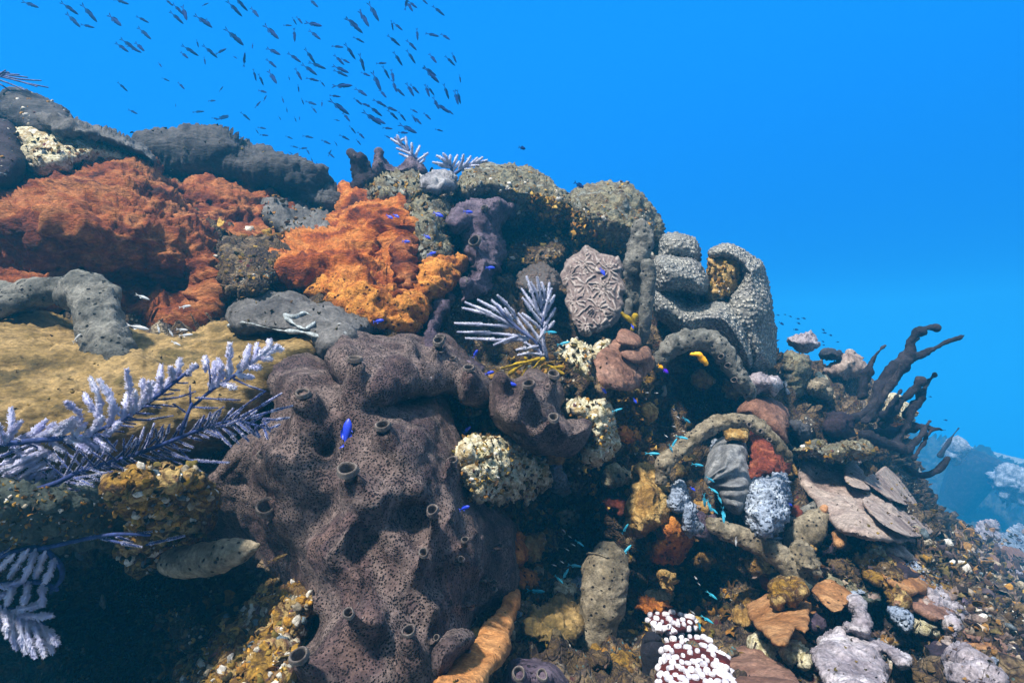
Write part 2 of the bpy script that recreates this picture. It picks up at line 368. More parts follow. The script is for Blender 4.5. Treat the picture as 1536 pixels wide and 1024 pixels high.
m_tan = M('tan_sponge', [(62,54,28),(112,92,52),(146,122,80),(84,72,38)], sc=4.5, det=9, stretch=(.7,.7,1.6), lo=.36, hi=.64, bump=[('noise', 9, .02), ('noise', 50, .006), ('fine', 120, .002)], spots=[(22, .3, (92,80,36), .58, 2.5)])
m_rope = M('grey_rope_sponge', [(66,66,64),(96,96,92),(124,122,116),(82,80,74)], sc=8, det=9, bump=[('noise', 26, .012), ('fine', 110, .003)], pits=(34, .22, (24,24,26), .012))
m_ropeb = M('olive_rope_sponge', [(78,70,56),(112,102,84),(140,130,112),(92,82,66)], sc=9, det=9, bump=[('noise', 30, .010), ('fine', 120, .003)], pits=(46, .24, (36,30,26), .008))
m_tip = M('ochre_tip', [(150,106,74),(176,132,96)], sc=12, bump=[('noise', 40, .006)])
m_star = M('grey_star_coral', [(132,134,134),(164,164,160),(182,180,172),(146,146,148)], sc=4, det=9, bump=[('star', 44, .013), ('fine', 130, .0015)])
m_starb = M('brown_star_coral', [(70,58,54),(98,82,74),(84,70,66)], sc=5, bump=[('star', 50, .009)])
m_boulder = M('mottled_boulder_coral', [(62,64,58),(108,108,96),(136,130,106),(88,76,56),(126,130,124),(160,158,144)], sc=9, det=12, lo=.3, hi=.7,
              bump=[('noise', 22, .03), ('noise', 70, .010), ('fine', 150, .004)], spots=[(46, .32, (128,92,40), .54, 4.), (60, .28, (176,180,172), .56, 6), (40,.3,(30,28,30),.55,7)])
m_maze = M('maze_coral', [(84,84,92),(128,128,136),(152,152,156)], sc=6, bump=[('fine', 120, .002)])
m_vein = M('veined_sponge', [(80,66,66),(112,98,96),(138,124,120)], veins=(164,154,150), sc=8, bump=[('fine', 120, .003), ('noise', 30, .006)])
m_plate = M('mauve_plate_coral', [(104,88,86),(138,122,116),(160,146,138),(118,100,96)], sc=4, det=9, bump=[('fine', 110, .003), ('noise', 22, .006)], spots=[(60, .2, (190,180,170), .62, 5)])
m_plateb = M('rust_plate_coral', [(92,66,56),(122,88,74),(146,112,96),(104,74,62)], sc=5, det=9, bump=[('fine', 110, .004), ('noise', 24, .010)], spots=[(70, .2, (180,150,130), .6, 5)])
m_orange2p = M('orange_tan_plate', [(130,82,42),(172,116,66),(190,138,88),(146,94,50)], sc=5, bump=[('noise', 30, .012), ('fine', 110, .003)])
m_ochre_plate = M('ochre_plate_coral', [(104,68,38),(142,98,60),(168,126,86),(118,80,48)], sc=4, det=9, bump=[('noise', 20, .012), ('fine', 110, .003)])
m_edge = M('torn_edge', [(104,110,112),(156,164,168),(188,194,196)], sc=30, bump=[('noise', 60, .006)])
m_rim = M('pale_rim', [(190,180,168),(216,210,200)], sc=12, bump=[('noise', 40, .005)])
m_cream = M('cream_limestone', [(96,86,52),(176,166,128),(214,208,184),(150,128,84),(226,224,212)], sc=10, det=12, lo=.3, hi=.66, bump=[('noise', 22, .03), ('noise', 65, .012)],
            spots=[(30, .35, (96,40,44), .58, 5.), (36, .35, (150,120,30), .56, 6), (34, .3, (90,150,160), .62, 4)])
m_ochre = M('ochre_sponge', [(92,66,32),(152,118,62),(182,154,100),(122,88,42)], sc=10, det=10, bump=[('noise', 24, .026), ('noise', 70, .010)], spots=[(40, .3, (214,206,190), .58, 6)])
m_white = M('white_coral', [(176,174,188),(212,210,222),(234,232,238)], sc=14, bump=[('noise', 50, .006)])
m_wplate = M('pale_ringed_coral', [(106,98,108),(150,142,150),(188,182,188)], sc=9, det=10, bump=[('wave', 14, .0025, 1), ('noise', 40, .010), ('fine', 110, .003)], spots=[(34, .3, (90,80,60), .6, 6)])
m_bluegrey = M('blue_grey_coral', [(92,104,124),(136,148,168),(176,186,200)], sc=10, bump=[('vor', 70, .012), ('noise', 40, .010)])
m_fold = M('folded_grey_coral', [(84,86,92),(122,124,128),(150,150,152)], sc=8, bump=[('fine', 100, .004)])
m_rust = M('rust_sponge', [(60,26,20),(104,46,32),(134,76,52)], sc=12, bump=[('noise', 36, .016)])
m_finger = M('dark_finger_sponge', [(20,20,28),(38,36,46),(66,60,64)], sc=8, bump=[('noise', 30, .012), ('fine', 110, .004)])
m_grsheet = M('grey_sheet_sponge', [(62,60,62),(92,90,90),(112,110,110)], sc=5, bump=[('noise', 20, .014), ('fine', 110, .003)], spots=[(24, .3, (196,202,204), .6, 4)])
m_stem = M('plume_stem', [(34,46,92),(62,78,134)], sc=20, srgb=True, bump=[('fine', 100, .002)])
m_polyp = M('plume_polyps', [(176,178,224),(208,210,240),(232,232,248)], sc=18, bump=[('fine', 160, .002)], spec=.1, mott=.1)
m_stem_c = M('pale_plume_stem', [(66,74,120),(110,120,160)], sc=20)
m_polyp_c = M('pale_plume_polyps', [(150,154,184),(182,186,208),(206,208,224)], sc=18, spec=.1, mott=.15)
m_leaf = M('scroll_algae', [(120,86,28),(160,122,48),(92,66,26),(178,146,72),(104,92,40),(138,96,40)], island=True, bump=[('noise', 60, .004)])
m_leafd = M('dark_leaf_algae', [(60,52,26),(96,84,36),(44,36,24),(118,96,40),(74,58,40)], island=True, bump=[('noise', 60, .004)])
m_rub = M('coral_rubble', [(70,52,46),(110,92,66),(46,34,36),(150,140,122),(84,74,78),(128,92,44),(196,190,178),(60,40,44),(96,84,60),(110,120,128)], island=True, bump=[('noise', 60, .012)])
m_rubw = M('bright_rubble', [(150,140,122),(200,194,182),(176,130,50),(120,92,60),(214,210,204),(96,110,120),(84,60,60)], island=True, bump=[('noise', 60, .012)])
m_turf = M('turf_algae', [(56,48,34),(84,72,46),(40,32,34),(104,84,50),(70,56,60)], island=True)
m_green = M('green_grey_rock', [(30,38,36),(54,62,58),(78,84,76),(40,44,44)], sc=5, bump=[('noise', 24, .016), ('fine', 110, .003)])
m_crust = M('mixed_crust', [(40,28,20),(96,72,30),(150,116,46),(70,46,30),(176,150,96),(110,76,60),(206,198,176)], sc=9, det=12, lo=.3, hi=.68, bump=[('noise', 24, .03), ('noise', 70, .012)], spots=[(26, .34, (214,160,30), .58, 5.), (30, .32, (206,208,196), .56, 6), (34, .3, (120,50,40), .6, 4)])
m_leafs = M('slope_leaves', [(84,66,58),(120,104,98),(60,46,42),(150,136,120),(96,84,50),(70,60,66),(134,100,52),(44,36,34)], island=True, bump=[('noise', 60, .004)])
m_yel = M('yellow_sponge', [(96,80,14),(160,134,26),(130,106,18)], sc=14, bump=[('noise', 50, .006)])
m_far = M('far_reef', [(10,12,14),(28,30,30),(70,72,68),(18,20,20)], sc=1.6, det=10, bump=[('noise', 3, .12), ('noise', 12, .04)])
m_sand = M('sand', [(150,140,120),(190,182,160)], sc=2, bump=[('noise', 6, .03)])
m_fish = M('slate_fish', [(10,30,84),(18,44,110)], sc=20, rough=.8, spec=.08, mott=0)
m_fishb = M('blue_fish', [(30,48,190),(50,80,224)], sc=30, rough=.4, spec=.5, mott=.2)
m_fishc = M('turquoise_fish', [(40,150,190),(70,190,215)], sc=30, rough=.4, spec=.5, mott=.2)
m_fishp = M('pale_fish', [(170,176,184),(206,208,210)], sc=30, rough=.4, spec=.5, mott=.2)
m_viol = M('violet', [(70,20,190),(96,40,216)], sc=30, rough=.4, mott=.2); m_yfish = M('orange_yellow', [(240,160,10),(250,186,30)], sc=30, rough=.4, mott=.2)
# ------------------------------------------------------------------ the setting: reef slope, sea floor, far reef
OUT = [(-280,125),(-120,140),(0,165),(90,195),(205,240),(330,262),(470,310),(520,312),(560,282),(640,268),(700,280),(800,275),(860,315),(950,320),(1000,375),
       (1060,430),(1130,430),(1155,520),(1200,545),(1285,560),(1330,610),(1372,690),(1400,752),(1450,795),(1500,830),(1536,858),(1660,920),(1790,980),(1790,1240),(760,1250),(-270,1240),(-280,600)]
terr = inflate('terrain', OUT, m_rock, off=.35, T=.35, w=60, Tb=1.6, sp=3.6, kind='structure',
               disp=[('fbm', .10, 2.2), ('bill', .085, 6), ('ridge', .035, 15), ('fbm', .022, 38)])
s = 60.; mk_v = np.array([(-s,-20,-7.2),(s,-20,-7.2),(s,45,-7.2),(-s,45,-7.2)], float)
g = np.stack(np.meshgrid(np.linspace(-41, 41, 60), np.linspace(-12, 60, 50)), -1).reshape(-1, 2)
gv = np.concatenate([g, (-9.5+.3*fbm(np.concatenate([g*.2, g[:, :1]*0], 1), 4, 2))[:,None]], 1)
I = np.arange(3000).reshape(50, 60); gf = np.stack([I[:-1,:-1], I[:-1,1:], I[1:,1:], I[1:,:-1]], -1).reshape(-1, 4)
tag(mk('seabed', gv, gf, m_sand, base=np.zeros(3)), None, None, None, 'structure')
inflate('distant_reef', [(1000,640),(1100,640),(1200,640),(1320,640),(1390,655),(1425,668),(1450,680),(1500,686),(1540,700),(1640,720),(1900,760),(1900,1000),(1500,1000),(1000,900)], m_far, Y=30, tilt=(.01,-.07),
        T=2, w=60, Tb=2., sp=3.5, kind='structure', disp=[('fbm', 1.6, .16), ('bill', .9, .5), ('ridge', .4, 1.6)])
# ------------------------------------------------------------------ orange sponges
ORD = [('ridge', .06, (4,4,7)), ('fbm', .07, 3.5), ('ridge', .036, (10,10,19)), ('ridge', .016, (26,26,44))]
inflate('elephant_ear_sponge', X('f', (-190,300),(-90,285),(0,290),(25,280),(62,258),(110,246),(150,224),(188,226),(232,248),(262,285),(295,318),(322,360),(331,430),(318,478),(262,486),(200,470),(150,455),(60,450),(-60,455),(-190,470)),
        m_orange, off=-.05, T=.5, w=150, sp=2.6, disp=ORD, label='largest rust orange sponge, a broad rugged mound behind the grey bent rope sponge', cat='sponge',
        relief=lambda q, t: (.12*np.exp(-((q[:,0]-250)/70)**2-((q[:,1]-300)/50)**2)+.12*np.exp(-((q[:,0]-60)/90)**2-((q[:,1]-330)/40)**2)-.5*np.clip((q[:,1]-345-.1*(q[:,0]-150))/110, 0, 1))*np.clip(t*3, 0, 1))
inflate('elephant_ear_sponge', X('f', (225,262),(265,272),(300,262),(330,243),(366,248),(396,280),(420,312),(438,338),(420,352),(360,362),(318,352),(285,310)), m_orange, off=-.05, T=.3, w=60, sp=2.2, disp=ORD, relief=lambda q, t: -.35*np.clip((q[:,1]-300)/50, 0, 1)*np.clip(t*3, 0, 1),
        label='peaked rust orange sponge hump rising just under the long dark slate ledge', cat='sponge')
inflate('elephant_ear_sponge', X('f', (514,294),(545,290),(585,308),(617,318),(622,345),(606,372),(598,415),(606,450),(590,478),(560,480),(530,470),(498,440),(455,428),(418,420),(404,396),(440,374),(485,358),(510,332)), m_orange_c, off=-.08, T=.34, w=60, sp=1.9, disp=ORD, relief=lambda q, t: (-.3*np.exp(-((q[:,0]-585)/45)**2-((q[:,1]-385)/34)**2)+.1*np.exp(-((q[:,0]-470)/50)**2-((q[:,1]-395)/30)**2))*np.clip(t*3, 0, 1),
        label='upright orange sponge in the middle of the reef with a folded top edge', cat='sponge')
inflate('elephant_ear_sponge', X('f', (470,415),(520,405),(575,425),(612,440),(632,462),(610,492),(560,488),(520,470),(480,440)), m_orange2, off=-.2, T=.2, w=40, sp=2.2, disp=ORD, label='amber sponge crust at the foot of the upright orange sponge', cat='sponge')
inflate('elephant_ear_sponge', X('f', (596,368),(615,360),(626,372),(620,400),(622,430),(606,436),(597,410)), m_orange, off=-.3, T=.14, w=18, sp=2, disp=ORD[2:], label='narrow red brown sponge finger hanging beside the bright orange shelf', cat='sponge')
inflate('elephant_ear_sponge', X('f', (640,398),(665,388),(691,389),(692,406),(668,430),(645,448),(622,462),(612,455),(628,425)), m_orange2, off=-.35, T=.14, w=26, sp=1.8, disp=ORD[2:], label='small bright orange shelf of sponge beside the purple tube sponge', cat='sponge')
# ------------------------------------------------------------------ upper left ridge
inflate('boulder_coral', X('f', (-90,170),(0,176),(24,194),(44,238),(26,276),(-10,288),(-90,290)), m_dark, off=-.3, T=.35, disp=[('fbm', .04, 5)], label='smooth dark maroon coral boulder cut by the left edge above the orange sponge', cat='coral')
inflate('boulder_coral', X('f', (5,140),(30,132),(62,142),(100,164),(106,182),(80,204),(40,200),(8,178)), m_slate, off=-.1, T=.3, disp=[('fbm', .05, 5), ('fbm', .012, 20)], label='black slate coral knob under the feathery plume at upper left', cat='coral')
inflate('encrusted_rock', X('f', (20,192),(70,195),(120,205),(170,212),(222,236),(190,246),(150,240),(100,256),(60,262),(30,240)), m_cream, off=-.2, T=.25, disp=[('bill', .035, 9), ('ridge', .014, 26), ('fbm', .010, 60)], label='pale yellowish encrusted rock directly above the largest orange sponge', cat='rock')
inflate('encrusting_coral', X('f', (56,178),(75,168),(110,178),(150,190),(190,204),(222,226),(236,246),(205,232),(160,214),(120,205),(80,200)), m_grsheet, off=-.42, T=.16, w=14, disp=[('bill', .03, 11), ('fbm', .014, 28)], label='whitish grey knobby coral crust running down the upper left ridge', cat='coral')
inflate('ledge_coral', X('f', (205,206),(248,202),(318,204),(345,212),(372,228),(428,236),(458,252),(476,272),(482,284),(506,296),(500,318),(466,316),(430,296),(380,282),(330,270),(280,266),(236,252),(215,235)), m_slate, Y=4.1, T=.4, w=32, sp=2.2,
        disp=[('ridge', .08, (2,2,4)), ('fbm', .06, 3), ('ridge', .03, (9,9,14)), ('bill', .02, 20), ('fbm', .010, 45)], label='long dark slate coral ledge on the skyline left of the gap', cat='coral')
inflate('encrusted_rock', X('f', (400,290),(440,300),(500,325),(505,350),(470,370),(420,345),(390,320)), m_grsheet, off=-.2, T=.2, disp=[('bill', .035, 10), ('ridge', .014, 28), ('fbm', .010, 60)], label='pale grey streaky rock between the dark ledge and upright orange sponge', cat='rock')
inflate('encrusted_rock', X('f', (330,362),(380,358),(440,372),(420,410),(390,440),(345,440),(330,400)), m_rock, off=-.25, T=.2, disp=[('bill', .035, 10), ('ridge', .014, 28), ('fbm', .010, 60)], label='dark olive rock with leafy algae between the two biggest orange sponges', cat='rock')
# ------------------------------------------------------------------ left middle: tan sponge, rope sponge, grey sheet
inflate('smooth_sponge', X('f', (-160,490),(0,476),(62,474),(120,488),(200,498),(262,508),(330,498),(400,500),(480,506),(492,530),(450,560),(410,600),(330,660),(240,690),(120,690),(0,690),(-160,690)), m_tan, off=-.02, T=.3, w=95, sp=2.6,
        disp=[('fbm', .06, 3), ('ridge', .026, (5,5,14)), ('ridge', .012, (16,16,40)), ('fbm', .008, 40)], label='wide sandy tan sponge mound behind the lavender sea plume', cat='sponge')
gs = inflate('grey_sheet_sponge', X('f', (338,478),(372,452),(420,440),(470,446),(520,468),(560,488),(520,520),(486,530),(470,508),(410,502),(350,498)), m_grsheet, off=-.22, T=.18, w=24, sp=2, disp=[('fbm', .05, 6), ('fbm', .012, 26)],
        label='grey sponge sheet with white torn edges below the orange sponges', cat='sponge')
for ed in (((925,185),(990,172),(1080,192),(1150,205),(1230,212),(1295,228)), ((1150,142),(1190,148),(1240,135),(1272,165),(1232,196),(1182,172),(1148,146))):
    pts = X('r4', *ed); qs, Vs, Ns = SURF['grey_sheet_sponge']
    tube('torn_edge', [(x, y, Vs[np.argmin((qs[:,0]-x)**2+(qs[:,1]-y)**2), 1]-.012, 1.5+.7*math.sin(x*.9)) for x, y in pts], m_edge, parent=gs, k=10, per=8, disp=[('fbm', .014, 24)])
ro = tube('rope_sponge', [(112,440,2.12,24),(128,436,2.1,28),(142,452,2.06,31),(152,486,2.02,33),(164,524,1.98,34),(178,556,1.95,31),(186,585,1.95,27)], m_rope, 'grey bent rope sponge with round pores standing on the tan sponge mound', 'sponge', k=36, per=14, disp=[('fbm', .016, 9), ('bill', .012, 22)])
tube('branch', [(-60,450,2.2,30),(10,448,2.2,24),(60,440,2.15,20),(110,432,2.12,18),(150,436,2.1,17),(166,440,2.08,12)], m_rope, parent=ro, k=30, per=14, disp=[('fbm', .02, 8), ('bill', .010, 22)])
tube('branch', [(-60,470,2.1,22),(0,462,2.1,18),(40,450,2.12,14)], m_rope, parent=ro, k=24, per=12, disp=[('fbm', .02, 9)])
# ------------------------------------------------------------------ big brown sponge with chimneys
BR = [('fbm', .05, 3.6), ('bill', .012, 8), ('fbm', .004, 40)]
def F5(*a): return [(300+x*.55066, 460+y*.55066, *r) for x, y, *r in a]
def CS(k, L): return [(c[0], c[1], c[2]*k*1.0, c[3]*(1.2 if k > .55 else 1.4), c[4]*k*random.uniform(.9, 1.25), *c[5:]) for c in L]
CH = F5((432,160,60,.13,13,(0,-.3,1)),(302,232,52,.09,15),(508,318,44,.07,13),(693,412,46,.07,12),(416,432,56,.07,19),(641,535,42,.09,13),(199,385,80,.09,16),(196,530,60,.06,22),
        (615,652,42,.06,12),(295,768,60,.07,25,(-.1,-.8,.5)),(424,803,56,.08,13),(578,857,46,.06,15),(295,922,62,.08,16),(724,622,28,.04,7),(818,642,28,.04,7),(714,673,28,.04,8),
        (797,737,34,.05,8),(739,785,32,.05,8),(588,983,38,.05,9),(400,1005,40,.05,10),(647,885,30,.04,6),(856,590,20,.03,5))
MOUND = F5((560,390,60,.09),(490,520,75,.10),(330,690,75,.10),(470,850,65,.09),(230,470,80,.06),(590,720,50,.06),(760,690,50,.06),(600,500,45,.06),(700,560,40,.05),(400,620,50,.06),(330,900,60,.07),(650,820,45,.06),(540,640,45,.06),(430,740,40,.05),(780,620,35,.04),(150,560,60,.06),(560,950,50,.06))
def brel(q, t):
    h = 0
    for x, y, r, a in MOUND: h = h+a*np.exp(-((q[:,0]-x)**2+(q[:,1]-y)**2)/(r*.55066)**2)
    for x, y, r, a in F5((170,480,95,.16),(330,560,40,.04),(120,620,60,.05),(440,640,40,.03),(560,560,50,.06),(350,400,40,.12),(540,960,45,.05),(560,610,40,.03)): h = h-a*np.exp(-((q[:,0]-x)**2+(q[:,1]-y)**2)/(r*.55066)**2)
    return h*np.clip(t*3, 0, 1)
inflate('chimney_sponge', F5((185,190),(240,148),(330,150),(380,175),(420,200),(500,230),(560,255),(640,205),(670,225),(700,330),(715,390),(760,530),(815,560),(865,590),(862,650),(850,760),(800,800),(745,870),(745,900),(690,960),(650,1060),(200,1080),(230,960),
        (250,920),(300,880),(300,830),(250,780),(200,720),(60,690),(-15,600),(0,480),(60,420),(140,350),(200,300)), m_brown, off=-.2, T=.2, w=60, Tb=.3, sp=1.9, disp=BR, chim=CS(.58, CH), osc=m_brown_s, relief=brel,
        label='largest brown sponge, a broad pitted slope studded with dark chimney openings', cat='sponge')
inflate('chimney_sponge', F5((340,120),(370,75),(400,62),(470,85),(560,70),(610,90),(660,80),(700,110),(745,150),(790,205),(785,260),(720,270),(680,240),(620,240),(540,260),(470,270),(420,240),(360,180)), m_brown, off=-.32, T=.26, w=48, sp=1.9,
        disp=BR, chim=CS(.58, F5((655,95,46,.07,13),(735,165,40,.06,10),(580,90,44,.05,0),(690,145,30,.03,6))), osc=m_brown_s, label='lumpy brown sponge lobe above the largest brown sponge, below the orange crust', cat='sponge')
S2 = lambda *a: [(680+x*.47257, 540+y*.47257, *r) for x, y, *r in a]
inflate('chimney_sponge', S2((118,110),(125,65),(190,62),(235,30),(300,50),(350,75),(372,120),(355,165),(380,180),(440,180),(458,215),(430,280),(370,315),(290,305),(215,265),(150,215),(122,170)), m_brown, off=-.42, T=.3, w=50, sp=1.7, disp=BR,
        chim=CS(.52, S2((240,75,52,.07,15),(204,178,44,.06,12),(313,176,44,.06,12),(315,45,40,.05,14),(150,60,36,.04,0))), relief=lambda q, t: -.10*np.exp(-((q[:,0]-800)**2+(q[:,1]-632)**2)/16**2)-.08*np.exp(-((q[:,0]-765)**2+(q[:,1]-600)**2)/14**2),
        osc=m_brown_s, label='compact brown sponge clump with four openings, right of the largest brown sponge', cat='sponge')
inflate('chimney_sponge', S2((180,960),(230,930),(290,930),(340,970),(350,1060),(180,1060)), m_purple, off=-.2, T=.2, sp=2, disp=BR[:2], chim=CS(.52, S2((207,967,36,.05,13),(278,972,36,.05,13))), osc=m_brown_s, label='purple brown sponge with twin openings at the bottom edge', cat='sponge')
inflate('chimney_sponge', F5((640,930),(690,880),(740,885),(750,910),(730,930),(690,960),(650,1000)), m_brown, off=-.5, T=.1, sp=1.8, disp=BR[1:], chim=CS(.58, F5((727,898,22,.03,7))), osc=m_brown_s, label='short brown sponge nub resting on the orange plate near the bottom', cat='sponge')
inflate('plate_coral', F5((858,775),(864,800),(850,870),(820,950),(780,1000),(745,1060),(640,1060),(660,1010),(700,960),(745,905),(800,840)), m_orange2p, off=-.42, T=.05, w=10, tilt=(-.0006,-.0022), sp=2, disp=[('ridge', .012, (9,9,14)), ('fbm', .012, 8)], label='tilted orange tan plate coral under the edge of the largest brown sponge', cat='coral')
# ------------------------------------------------------------------ purple tube sponge and skyline
PU = [('fbm', .05, 5), ('bill', .02, 12), ('fbm', .006, 40)]
R3 = lambda *a: [(640+x*.39052, 220+y*.39052, *r) for x, y, *r in a]
inflate('tube_sponge', R3((80,290),(105,235),(160,200),(220,190),(300,195),(345,225),(330,270),(290,300),(280,350),(300,400),(290,470),(250,500),(245,560),(200,590),(130,600),(140,520),(175,480),(150,400),(150,330),(110,330)), m_purple, off=-.34, T=.36, w=34, sp=1.9, disp=PU,
        chim=CS(.45, R3((190,374,52,.09,14,(-.3,-.9,.2)),(148,523,40,.07,10,(-.5,-.7,.3)),(270,212,38,.06,9),(225,240,36,.05,9))), osc=m_brown_s, label='dusky purple sponge trunk with a ringed opening under the skyline boulder', cat='sponge')
inflate('tube_sponge', R3((120,590),(60,640),(40,700),(80,740),(150,790),(220,850),(190,900),(100,900),(20,820),(-20,760),(0,690),(40,620),(90,560)), m_purple, off=-.25, T=.2, w=34, sp=2, disp=PU, chim=CS(.45, R3((60,735,40,.06,11))), osc=m_brown_s, label='dark purple sponge crust joining the purple trunk to the brown sponges', cat='sponge')
R2 = lambda *a: [(380+x*.33195, 180+y*.33195, *r) for x, y, *r in a]
inflate('tube_sponge', R2((436,155),(470,148),(520,185),(545,225),(580,205),(600,240),(560,290),(500,330),(440,330),(436,290),(455,250)), m_dark, Y=4.0, T=.2, sp=1.8, disp=PU[:2], chim=CS(.4, R2((470,165,36,.05,8))), osc=m_brown_s, label='dark sponge tube on the skyline, leftmost of its cluster', cat='sponge')
inflate('tube_sponge', R2((536,225),(545,170),(560,135),(580,140),(600,175),(640,200),(690,165),(725,170),(780,220),(770,260),(700,260),(620,260),(560,270)), m_purple, Y=4.0, T=.25, sp=1.8, disp=PU[:2], chim=CS(.4, R2((572,190,24,.02,7))), osc=m_brown_s, label='pointed purple grey sponge on the skyline below the white feather plume', cat='sponge')
inflate('encrusted_rock', R2((515,320),(560,270),(640,235),(720,235),(780,265),(790,330),(730,370),(640,375),(560,370)), m_boulder, off=-.15, T=.28, sp=2, disp=[('bill', .035, 9), ('ridge', .014, 28), ('fbm', .010, 60)], label='mottled grey rock hump beneath the pointed purple skyline sponge', cat='rock')
inflate('maze_coral', R2((752,290),(770,250),(810,232),(860,230),(905,250),(920,290),(900,320),(850,335),(790,330)), m_maze, off=-.32, T=.24, sp=1.6, disp=[('maze', .014, 5.5), ('fbm', .01, 10)], label='small grey maze coral dome on the skyline below the white fan plume', cat='coral')
inflate('encrusted_rock', R2((680,370),(760,340),(850,360),(890,420),(880,520),(900,600),(860,640),(800,650),(740,600),(720,520),(700,440)), m_boulder, off=-.2, T=.25, sp=2, disp=[('bill', .04, 9), ('ridge', .016, 26), ('fbm', .010, 60)], label='ochre grey rock face between the upright orange sponge and purple trunk', cat='rock')
BD = [('fbm', .05, 4), ('bill', .02, 9), ('ridge', .012, 26), ('fbm', .012, 55)]
FD = [('fbm', .012, 8), ('fbm', .006, 26)]
SD = [('fbm', .03, 7), ('bill', .022, 15), ('ridge', .010, 34), ('fbm', .006, 80)]
inflate('boulder_coral', R3((95,235),(110,150),(150,100),(230,70),(310,62),(390,80),(470,125),(540,180),(560,230),(545,290),(500,320),(430,300),(390,270),(330,300),(280,250),(220,215),(150,230)), m_boulder, Y=3.95, T=.5, w=75, sp=1.8, disp=BD, label='left of two big mottled boulder corals on the skyline, with ochre algae below', cat='coral')
inflate('boulder_coral', R3((555,190),(600,160),(680,144),(760,148),(820,185),(870,240),(910,310),(905,370),(860,400),(800,420),(700,420),(620,390),(560,330),(540,260)), m_boulder, Y=3.9, T=.55, w=80, sp=1.8, disp=BD, label='right of two big mottled boulder corals on the skyline, above the veined sponge', cat='coral')
inflate('encrusted_rock', R3((290,420),(340,360),(420,330),(500,330),(540,380),(520,440),(430,470),(360,470),(310,480)), m_rock, off=-.1, T=.2, sp=2, disp=SD, label='shadowed teal rock under the overhang of the left boulder coral', cat='rock')
inflate('brain_coral', R3((340,520),(360,480),(400,452),(450,448),(500,475),(515,520),(495,560),(430,580),(360,560)), m_starb, off=-.35, T=.3, sp=1.6, disp=[('maze', .008, 7), ('fbm', .02, 6)], label='small brown dome coral left of the veined sponge', cat='coral')
def veins(cs, per):
    def f(q, t):
        h = np.zeros(len(q)); dm = np.full(len(q), 1e9)
        nz = fbm(np.concatenate([q/28., q[:, :1]*0], 1), 3, 4)
        for k, (x, y) in enumerate(cs):
            dx, dy = q[:,0]-x, q[:,1]-y; r = np.hypot(dx, dy); m = r < dm; dm = np.where(m, r, dm)
            a = np.arctan2(dy, dx)+nz*.9+.01*r*math.sin(k*2.3); c = np.cos(a*per[k]+k)
            v = np.clip(c, 0, 1)**2*np.clip(r/6, .2, 1)*.022-.02*np.exp(-(r/2.5)**2)+.012*np.exp(-(r/7.)**2); h = np.where(m, v, h)
        return h*np.clip(t*3, 0, 1)
    return f
inflate('veined_sponge', R3((520,470),(550,420),(600,380),(650,400),(740,420),(760,470),(755,560),(745,640),(710,690),(640,725),(580,700),(550,640),(540,580),(515,520)), m_vein, off=-.3, T=.12, w=26, wob=5, sp=1.3, disp=[('fbm', .012, 12)],
        relief=veins(R3((672,550),(655,618),(600,450),(565,590),(700,470),(725,640),(610,690),(545,500),(640,400),(740,520),(610,530),(665,690),(560,650),(590,390),(750,440)), [13,12,11,10,10,9,9,9,9,9,8,8,8,8,8]), label='grey pink sponge with white star shaped veins in the centre', cat='sponge')
# ------------------------------------------------------------------ grey star coral with knobs
def rad(name, pts, **k): return inflate(name, pts, m_star, **k)
SK = dict(sp=1.5, disp=[('fbm', .03, 5), ('bumps', .009, 40)])
st = rad('star_coral', R3((1090,395),(1145,374),(1200,393),(1255,425),(1295,450),(1308,520),(1326,610),(1338,720),(1332,830),(1290,850),(1250,862),(1205,800),(1160,720),(1120,640),(1150,575),(1185,520),(1188,470),(1150,440),(1090,430)),
         Y=3.45, T=.34, w=36, label='large grey star coral with a curled hook shape against the blue water', cat='coral', **SK)
rad('lobe', R3((862,560),(900,545),(960,575),(1000,600),(1070,602),(1130,590),(1190,620),(1235,700),(1262,800),(1240,850),(1190,800),(1120,728),(1060,718),(980,742),(930,692),(870,650)), Y=3.3, T=.34, w=38, parent=st, **SK)
rad('lobe', R3((868,480),(880,432),(905,418),(960,425),(1020,438),(1062,470),(1086,520),(1078,560),(1030,572),(980,565),(930,572),(880,560)), Y=3.3, T=.34, w=32, parent=st, **SK)
rad('star_coral', R3((895,400),(905,350),(945,334),(990,340),(1030,360),(1048,410),(1035,450),(960,440),(900,430)), Y=3.5, T=.28, sp=1.5, disp=[('fbm', .02, 5), ('bumps', .012, 34)], label='small rounded grey star coral knob perched behind the large hooked one', cat='coral')
inflate('encrusted_rock', R3((1072,430),(1120,425),(1195,440),(1200,520),(1160,590),(1090,600),(1060,590),(1070,540),(1080,500)), m_ochre, Y=3.36, T=.16, sp=1.8, disp=SD, label='ochre dead patch inside the hook of the large star coral', cat='rock')
